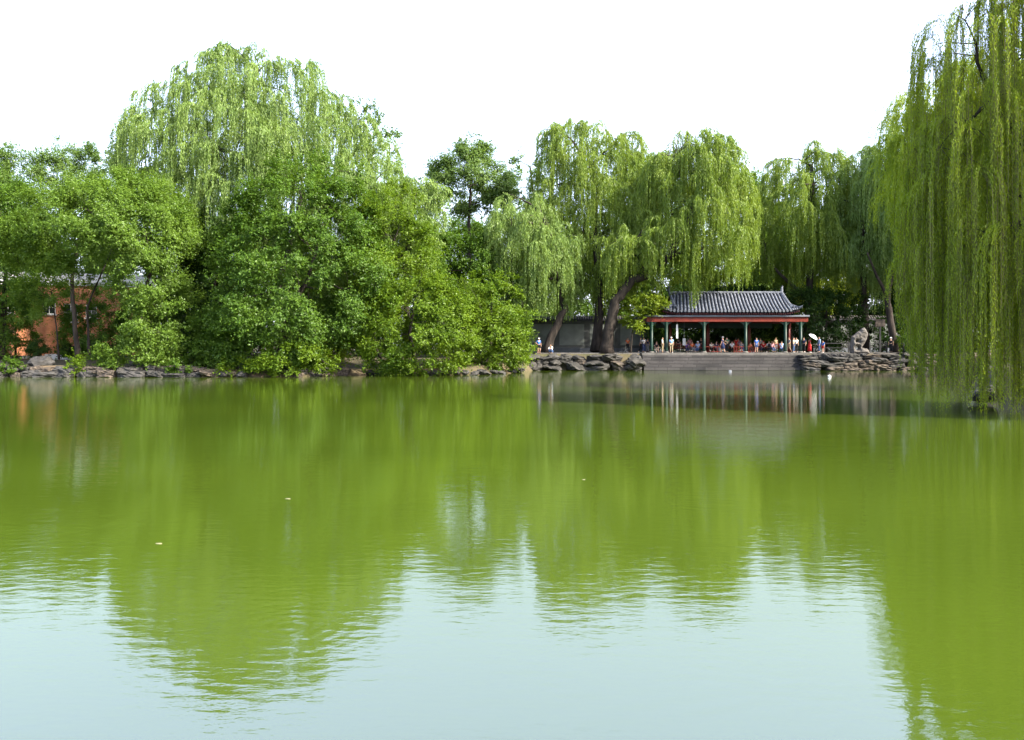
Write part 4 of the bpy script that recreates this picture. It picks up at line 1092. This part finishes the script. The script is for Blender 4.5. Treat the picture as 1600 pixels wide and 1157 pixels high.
# joints in a 1.68 m body; x right, y forward is -y, z up
def pose_joints(pose, rs):
    J = dict(pelvis=(0, 0, .93), waist=(0, 0, 1.06), chest=(0, 0, 1.27), neck=(0, .0, 1.43), head=(0, -.02, 1.56), crown=(0, -.01, 1.64))
    for s, n in ((-1, 'l'), (1, 'r')):
        J['hip' + n] = (s * .09, 0, .90); J['kne' + n] = (s * .10, -.02, .49); J['ank' + n] = (s * .105, .02, .09); J['toe' + n] = (s * .12, -.15, .035)
        J['sho' + n] = (s * .175, 0, 1.37); J['elb' + n] = (s * .225, .03, 1.10); J['wri' + n] = (s * .235, -.06, .87); J['pal' + n] = (s * .235, -.085, .79)
    def mv(k, p): J[k] = p
    if pose == 'walk':
        mv('knel', (-.09, -.14, .51)); mv('ankl', (-.09, -.24, .11)); mv('toel', (-.09, -.40, .06))
        mv('kner', (.09, .02, .49)); mv('ankr', (.09, .26, .12)); mv('toer', (.10, .12, .035))
        mv('wril', (-.24, .12, .90)); mv('pall', (-.24, .12, .82)); mv('wrir', (.22, -.22, .93)); mv('palr', (.21, -.27, .87))
    if pose == 'phone':
        for s, n in ((-1, 'l'), (1, 'r')):
            mv('elb' + n, (s * .22, -.06, 1.10)); mv('wri' + n, (s * .09, -.27, 1.20)); mv('pal' + n, (s * .05, -.31, 1.25))
        mv('head', (0, -.05, 1.55)); mv('crown', (0, -.06, 1.63))
    if pose == 'umbrella':
        mv('elbr', (.24, -.04, 1.12)); mv('wrir', (.20, -.20, 1.28)); mv('palr', (.20, -.23, 1.35))
    if pose == 'hip':
        mv('elbl', (-.36, .04, 1.14)); mv('wril', (-.20, -.05, 1.01)); mv('pall', (-.14, -.09, .98)); mv('kner', (.13, -.06, .49))
    if pose in ('sit', 'dangle', 'crouch'):
        d = {'sit': -.43, 'dangle': -.43, 'crouch': -.66}[pose]
        for k in ('pelvis', 'waist', 'chest', 'neck', 'head', 'crown', 'hipl', 'hipr', 'shol', 'shor', 'elbl', 'elbr', 'wril', 'wrir', 'pall', 'palr'):
            x, y, z = J[k]; lean = {'sit': .05, 'dangle': .0, 'crouch': .32}[pose] * max(0, z - .93); J[k] = (x, y + .12 - lean * 1.0, z + d)
        for s, n in ((-1, 'l'), (1, 'r')):
            if pose == 'crouch':
                mv('kne' + n, (s * .16, -.28, .50)); mv('ank' + n, (s * .12, -.05, .10)); mv('toe' + n, (s * .14, -.21, .035))
                mv('wri' + n, (s * .14, -.36, .58)); mv('pal' + n, (s * .10, -.42, .56)); mv('elb' + n, (s * .23, -.17, .52))
            else:
                mv('kne' + n, (s * .11, -.32, .50)); mv('ank' + n, (s * .11, -.34, .10)); mv('toe' + n, (s * .12, -.51, .035))
                mv('elb' + n, (s * .24, .06, .70)); mv('wri' + n, (s * .14, -.16, .62)); mv('pal' + n, (s * .12, -.24, .60))
    return {k: Vector(v) for k, v in J.items()}

def chain(keys, J, RR_):
    V = []; E = []; Rr = []
    return V, E, Rr

def person(px, feet_z, Y, pose, face, top, bot, label, skirt=False, shorts=False, hair='short', hat=None, h=1.66, longsleeve=False, pack=None, seed=0):
    rs = random.Random(seed + int(px * 7)); J = pose_joints(pose, rs); s = h / 1.68
    root = thing('person', label, 'person', (PX(px, Y), Y, feet_z), R(face))
    root.scale = (s, s, s)
    V = []; E = []; Rr = []; id_ = {}
    def add(k, p, r, par=None):
        id_[k] = len(V); V.append(tuple(p)); Rr.append(r)
        if par is not None: E.append((id_[par], id_[k]))
    add('pelvis', J['pelvis'], (.125, .10)); add('waist', J['waist'], (.115, .09), 'pelvis'); add('chest', J['chest'], (.145, .10), 'waist')
    nb = J['neck']; add('neck', nb, .055, 'chest'); add('jaw', nb.lerp(J['head'], .5), .062, 'neck'); add('head', J['head'], (.078, .092), 'jaw'); add('crown', J['crown'], (.055, .065), 'head')
    for n in 'lr':
        sg = -1 if n == 'l' else 1
        add('sho' + n, J['sho' + n], .055, 'chest'); add('elb' + n, J['elb' + n], .040, 'sho' + n); add('wri' + n, J['wri' + n], .027, 'elb' + n)
        add('pal' + n, J['pal' + n], (.036, .018), 'wri' + n)
        d = (J['pal' + n] - J['wri' + n]).normalized(); side = d.cross(Vector((sg, .1, 0))).normalized(); inw = d.cross(side).normalized()
        for f in range(4):
            L = (.068, .078, .072, .055)[f]; b0 = J['pal' + n] + side * (.018 - .012 * f) + d * .012
            add('f%d%s' % (f, n), b0 + d * L * .5, .0095, 'pal' + n); add('g%d%s' % (f, n), b0 + d * L * .92 + inw * .014, .008, 'f%d%s' % (f, n))
        add('th' + n, J['pal' + n] + side * .042 + d * .004, .010, 'pal' + n); add('ti' + n, J['pal' + n] + side * .055 + d * .035, .009, 'th' + n)
        add('hip' + n, J['hip' + n], .088, 'pelvis'); add('kne' + n, J['kne' + n], .056, 'hip' + n)
        m = J['kne' + n].lerp(J['ank' + n], .35); add('cal' + n, m, .052, 'kne' + n)
        add('ank' + n, J['ank' + n], .036, 'cal' + n); add('toe' + n, J['toe' + n], .034, 'ank' + n)
    me = skin_mesh('body', V, E, Rr, 1)
    # face: nose, ears, eyes, mouth belong to the same body mesh
    hd = J['head']; ex = MB()
    def blob(c, r, sx=1, sy=1, sz=1): 
        ex.tube([c + Vector((0, 0, -r * sz)), c + Vector((0, 0, -r * .6 * sz)), c, c + Vector((0, 0, r * .6 * sz)), c + Vector((0, 0, r * sz))], [r * .3 * sx, r * .8 * sx, r * sx, r * .8 * sx, r * .3 * sx], 6)
    blob(hd + Vector((0, -.095, -.02)), .016, 1, 1, 1.6)
    for sg in (-1, 1): blob(hd + Vector((sg * .080, 0, -.01)), .018, .6, 1, 1.5)
    body = link('body', me, SKIN, root)
    bm = bmesh.new(); bm.from_mesh(me); em = bpy.data.meshes.new('t'); em.from_pydata(ex.v, [], ex.f); bm.from_mesh(em); bm.to_mesh(me); bm.free(); bpy.data.meshes.remove(em)
    me.materials.append(HAIR)
    bm = bmesh.new(); bm.from_mesh(me)
    for sg in (-1, 1):
        g = bmesh.ops.create_uvsphere(bm, u_segments=6, v_segments=4, radius=.011, matrix=Matrix.Translation(hd + Vector((sg * .03, -.088, .005))))
        for v in g['verts']:
            for f in v.link_faces: f.material_index = 1
    bm.to_mesh(me); bm.free()
    # hair
    V = [hd + Vector((0, .025, .01)), J['crown'] + Vector((0, .015, .005)), hd + Vector((0, -.035, .065))]; E = [(0, 1), (1, 2)]; Q = [(.083, .080), (.074, .078), (.045, .03)]
    if hair == 'long': V += [hd + Vector((0, .075, -.10)), hd + Vector((0, .10, -.26))]; E += [(0, 3), (3, 4)]; Q += [(.075, .04), (.06, .025)]
    if hair == 'bun': V += [hd + Vector((0, .10, .05)), hd + Vector((0, .13, .06))]; E += [(0, 3), (3, 4)]; Q += [(.04, .04), (.03, .03)]
    link('hair', skin_mesh('hair', [tuple(v) for v in V], E, Q, 1), HAIR, root)
    if hat:
        b = MB(); c = J['crown']; b.tube([c + Vector((0, 0, -.055)), c + Vector((0, 0, -.02)), c + Vector((0, 0, .03)), c + Vector((0, 0, .055))], [.105, .10, .08, .02], 12)
        if hat[1] == 'brim': b.tube([c + Vector((0, 0, -.060)), c + Vector((0, 0, -.045))], [.19, .12], 14)
        else: b.prism([(c.x - .07, c.z - .055), (c.x + .07, c.z - .055), (c.x + .06, c.z - .035), (c.x - .06, c.z - .035)], c.y - .20, c.y - .06)
        b.build('hat', CL_[hat[0]], root, False)
    # top
    V = [J['pelvis'] + Vector((0, 0, .03)), J['waist'], J['chest'], J['chest'].lerp(J['neck'], .62)]; E = [(0, 1), (1, 2), (2, 3)]; Q = [(.142, .115), (.130, .105), (.160, .115), (.075, .07)]
    for n in 'lr':
        i = len(V); V.append(J['sho' + n]); E.append((2, i)); Q.append(.072); e = J['elb' + n]
        V.append(J['sho' + n].lerp(e, .75 if not longsleeve else 1)); E.append((i, i + 1)); Q.append(.058)
        if longsleeve: V.append(e.lerp(J['wri' + n], .92)); E.append((i + 1, i + 2)); Q.append(.042)
    link('shirt', skin_mesh('shirt', [tuple(v) for v in V], E, Q, 1), CL_[top], root)
    # bottom
    if skirt:
        p = J['pelvis']; k = (J['knel'] + J['kner']) / 2; a = (J['ankl'] + J['ankr']) / 2; b = MB()
        if pose in ('sit', 'dangle'):
            b.tube([p + Vector((0, 0, .10)), p, p.lerp(k, .5), k + Vector((0, -.02, 0)), k + Vector((0, -.03, -.2))], [.13, .15, .16, .15, .17], 12)
        else: b.tube([p + Vector((0, 0, .12)), p, p.lerp(k, .5), k.lerp(a, .25 if skirt != 'long' else .75)], [.12, .155, .18, .23], 14)
        b.build('skirt', CL_[bot], root, True)
    else:
        V = [J['pelvis'] + Vector((0, 0, .02))]; E = []; Q = [(.138, .112)]
        for n in 'lr':
            i = len(V); V.append(J['hip' + n]); E.append((0, i)); Q.append(.105)
            V.append(J['hip' + n].lerp(J['kne' + n], .85 if shorts else 1)); E.append((i, i + 1)); Q.append(.082 if shorts else .072)
            if not shorts: V.append(J['kne' + n].lerp(J['ank' + n], .92)); E.append((i + 1, i + 2)); Q.append(.056)
        link('shorts' if shorts else 'trousers', skin_mesh('trousers', [tuple(v) for v in V], E, Q, 1), CL_[bot], root)
    for n in 'lr':
        a, t = J['ank' + n], J['toe' + n]; lo = t.z - .035
        V = [Vector((a.x, a.y + .03, lo + .045)), Vector((t.x, (a.y + t.y) / 2, lo + .045)), Vector((t.x, t.y - .03, lo + .038))]
        link('shoe', skin_mesh('shoe', [tuple(v) for v in V], [(0, 1), (1, 2)], [(.044, .044), (.044, .042), (.036, .034)], 1), CL_['white' if rs.random() < .4 else 'black'], root)
    if pack:
        c = J['chest']; b = MB(); b.box(c.x - .15, c.x + .15, c.y + .11, c.y + .27, c.z - .27, c.z + .12, .05); b.build('backpack', CL_[pack], root)
    return root

ZT = 1.825
person(842, 1.72, 84.2, 'hip', 20, 'blue', 'black', 'person in white cap, blue top and dark shorts standing alone left of the terrace', shorts=True, hat=('white', 'cap'))
person(861, 1.72, 83.8, 'crouch', -30, 'white', 'jeans', 'person in white shirt and jeans crouching at the foot of the leaning willow', longsleeve=True)
person(953, 1.80, 86.2, 'stand', 60, 'cream', 'khaki', 'person in cream clothes standing right beside the thick willow trunk', hair='long')
person(981, ZT, 89, 'stand', 190, 'orange', 'black', 'person in orange top turned away beside the small yellow green tree')
person(1001, ZT, 88, 'walk', 80, 'grey', 'black', 'person in grey shirt walking left of the first green post')
person(1006, ZT, 86.5, 'phone', 10, 'white', 'navy', 'person in white shirt looking down at something left of the first green post', hair='short')
person(1026, ZT + .0, 87.2, 'sit', 0, 'black', 'cream', 'person in black top sitting between the two leftmost posts', shorts=True)
person(1035, ZT, 85.6, 'stand', 70, 'white', 'khaki', 'person in white shirt and khaki trousers just left of the second green post')
person(1049, ZT, 84.4, 'stand', -10, 'lightblue', 'khaki', 'person in white cap and khaki trousers just right of the second green post', hat=('white', 'cap'), pack='grey')
person(1073, ZT, 88.1, 'sit', 0, 'purple', 'navy', 'person in purple top sitting on the bench of the first bay')
person(1082, ZT, 88.1, 'sit', 15, 'orange', 'grey', 'person in orange top sitting on the bench of the first bay', hair='long')
person(1090, ZT, 88.1, 'sit', -25, 'lightblue', 'jeans', 'person in light blue shirt and white cap sitting right on the first bench', hat=('white', 'cap'))
person(1095, ZT, 90.5, 'stand', 0, 'black', 'black', 'person in black standing in the back of the pavilion, left of the third post')
person(1129, ZT, 85.2, 'walk', 60, 'navy', 'navy', 'person in dark dress and pale brimmed hat striding along the terrace edge', skirt=True, hat=('grey', 'brim'), hair='long', h=1.72)
person(1136, ZT, 86.0, 'phone', -60, 'green', 'black', 'person in green and black beside the one in the brimmed hat', pack='black')
person(1150, ZT, 89.5, 'stand', 180, 'red', 'red', 'person in long red dress standing inside the middle bay', skirt='long', hair='long')
person(1159, ZT, 88.1, 'sit', 0, 'grey', 'jeans', 'person in grey shirt sitting left of the fourth green post')
person(1173, ZT, 88.1, 'sit', 20, 'orange', 'black', 'person in orange top sitting just right of the fourth green post', h=1.5)
person(1182, ZT, 85.7, 'stand', 0, 'blue', 'jeans', 'person in blue top facing the water right of the fourth green post', shorts=True, hair='long', h=1.6)
person(1193, ZT, 88.1, 'sit', -20, 'red', 'black', 'person in red cap sitting between the person in blue and the one with the backpack', hat=('red', 'cap'))
person(1201, ZT, 87.6, 'sit', 175, 'white', 'black', 'person in white shirt with dark backpack seen from behind on the third bench', pack='black')
person(1212, ZT, 90, 'stand', 10, 'khaki', 'grey', 'person in khaki shirt standing behind the third bench')
person(1221, ZT, 88.1, 'sit', 170, 'lightblue', 'jeans', 'person in pale blue shirt sitting at the right end of the third bench')
person(1233, ZT, 86.0, 'walk', -80, 'grey', 'khaki', 'person in grey top and khaki shorts walking between the two rightmost posts', shorts=True)
person(1244, ZT, 88.5, 'stand', 0, 'white', 'black', 'person in white and black standing left of the last green post')
person(1265, ZT, 84.9, 'umbrella', 100, 'red', 'red', 'person in red dress under the white umbrella', skirt='long', hair='long', h=1.6)
person(1280, ZT, 86.0, 'stand', -90, 'lightblue', 'jeans', 'person in light blue shirt and jeans right of the umbrella', hair='short', h=1.72, longsleeve=True)
person(1286, ZT, 84.9, 'stand', -60, 'blue', 'red', 'child in blue and white top with red shorts beside the person in light blue', shorts=True, h=1.28)
person(1392, ZT, 86.2, 'stand', 150, 'black', 'black', 'person in dark clothes and pale hat at the railing under the forked willow', hat=('white', 'brim'))
EXTRA = [(1012, 90, 'stand', 20, 'navy', 'grey', 'person in navy shirt far back between the first two posts'), (1060, 89.5, 'stand', 160, 'black', 'black', 'person all in black at the back of the first bay'),
         (1078, 91, 'stand', 0, 'pink', 'jeans', 'person in pink top at the back of the first bay'), (1112, 88.1, 'sit', 0, 'cream', 'black', 'person in cream top sitting just right of the third post'),
         (1120, 88.1, 'sit', 12, 'navy', 'grey', 'person in navy top sitting in the left part of the second bench'), (1144, 88.1, 'sit', -8, 'white', 'black', 'person in white top sitting in the middle of the second bench'),
         (1154, 91, 'stand', 190, 'purple', 'black', 'person in purple top at the back of the middle bay'), (1188, 91, 'stand', 0, 'grey', 'navy', 'person in grey shirt at the back of the right bay'),
         (1207, 88.1, 'sit', 8, 'pink', 'jeans', 'person in pink top sitting on the third bench'), (1228, 91, 'stand', -20, 'black', 'khaki', 'person in black shirt behind the fifth post'),
         (1240, 86.4, 'stand', 60, 'cream', 'jeans', 'person in cream top and jeans under the right end of the roof'), (1256, 87.5, 'stand', -40, 'navy', 'black', 'person in navy beside the last post near the umbrella')]
for q, (px_, Y_, po_, fa_, t_, b_, l_) in enumerate(EXTRA):
    person(px_, ZT, Y_, po_, fa_, t_, b_, l_, hair='long' if q % 2 else 'short', h=1.6 + .04 * (q % 3))
# the umbrella she holds
def umbrella(px, Y, z):
    r = thing('umbrella', 'open white umbrella tilted over the person in the red dress', 'umbrella', (PX(px, Y), Y, z)); r.rotation_euler = (R(24), R(30), 0)
    V = []; Q = []; n = 8; k = 5; rad = .52
    for layer in (0, -.012):
        for i in range(k + 1):
            for j in range(n * 3):
                a = 2 * math.pi * j / (n * 3); t = i / k; sc = 1 - .07 * (1 - math.cos(n * a)) / 2 * t
                V.append((rad * t * sc * math.cos(a), rad * t * sc * math.sin(a), .66 + .24 * (1 - t * t) + layer))
    m = n * 3
    for l in (0, 1):
        o = l * (k + 1) * m
        for i in range(k):
            for j in range(m):
                q = (o + i * m + j, o + i * m + (j + 1) % m, o + (i + 1) * m + (j + 1) % m, o + (i + 1) * m + j); Q.append(q if not l else q[::-1])
    b = MB(); b.add(V, Q); me = bpy.data.meshes.new('canopy'); me.from_pydata(b.v, [], b.f); link('canopy', me, CL_['white'], r)
    b = MB(); b.tube([(0, 0, -.1), (0, 0, .98)], [.011, .008], 6); b.build('shaft', M['iron'], r)
    b = MB()
    for j in range(n):
        a = 2 * math.pi * j / n; b.tube([(0, 0, .875), (rad * .5 * math.cos(a), rad * .5 * math.sin(a), .82), (rad * math.cos(a), rad * math.sin(a), .64)], [.005] * 3, 4)
    b.build('ribs', M['iron'], r)
umbrella(1264.5, 84.75, ZT + 1.15)

# ---------------------------------------------------------------- small things on the water
def scrap(px, py, sx, sy, label, mat, name='floating_leaf', cat='leaf', zz=.0025):
    Y = F * CAMH / (py - HOR); rs = random.Random(int(px)); V = []; n = 9
    for i in range(n):
        a = 2 * math.pi * i / n; V.append((sx * math.cos(a) * rs.uniform(.8, 1.1), sy * math.sin(a) * rs.uniform(.7, 1.1), zz * rs.uniform(.6, 1.6)))
    V += [(v[0] * .9, v[1] * .9, -.01) for v in V] + [(0, 0, zz * 2.2)]
    Fc = [(i, (i + 1) % n, 2 * n) for i in range(n)] + [(i, i + n, (i + 1) % n + n, (i + 1) % n) for i in range(n)]
    me = bpy.data.meshes.new(name); me.from_pydata(V, [], Fc); o = link(name, me, mat); o.location = (PX(px, Y), Y, .004); o.rotation_euler = (0, 0, rs.uniform(-.3, .3))
    tag(o, label, cat)
LF = surf('dry_leaf', (.30, .29, .16), (.2, .19, .09), 8, .7)
scrap(450, 780, .055, .02, 'pale dry leaf floating left of the middle of the lake', LF)
scrap(248, 850, .045, .018, 'pale dry leaf floating near the reflection of the big willow', LF)
scrap(912, 750, .03, .014, 'tiny leaf floating right of the centre of the lake', LF)
scrap(1296, 589.5, .16, .12, 'small white scrap floating before the dry rock wall', CL_['white'], 'floating_litter', 'litter', .09)
scrap(1141, 581, .16, .10, 'small white scrap floating at the foot of the stone steps', CL_['white'], 'floating_litter', 'litter', .07)
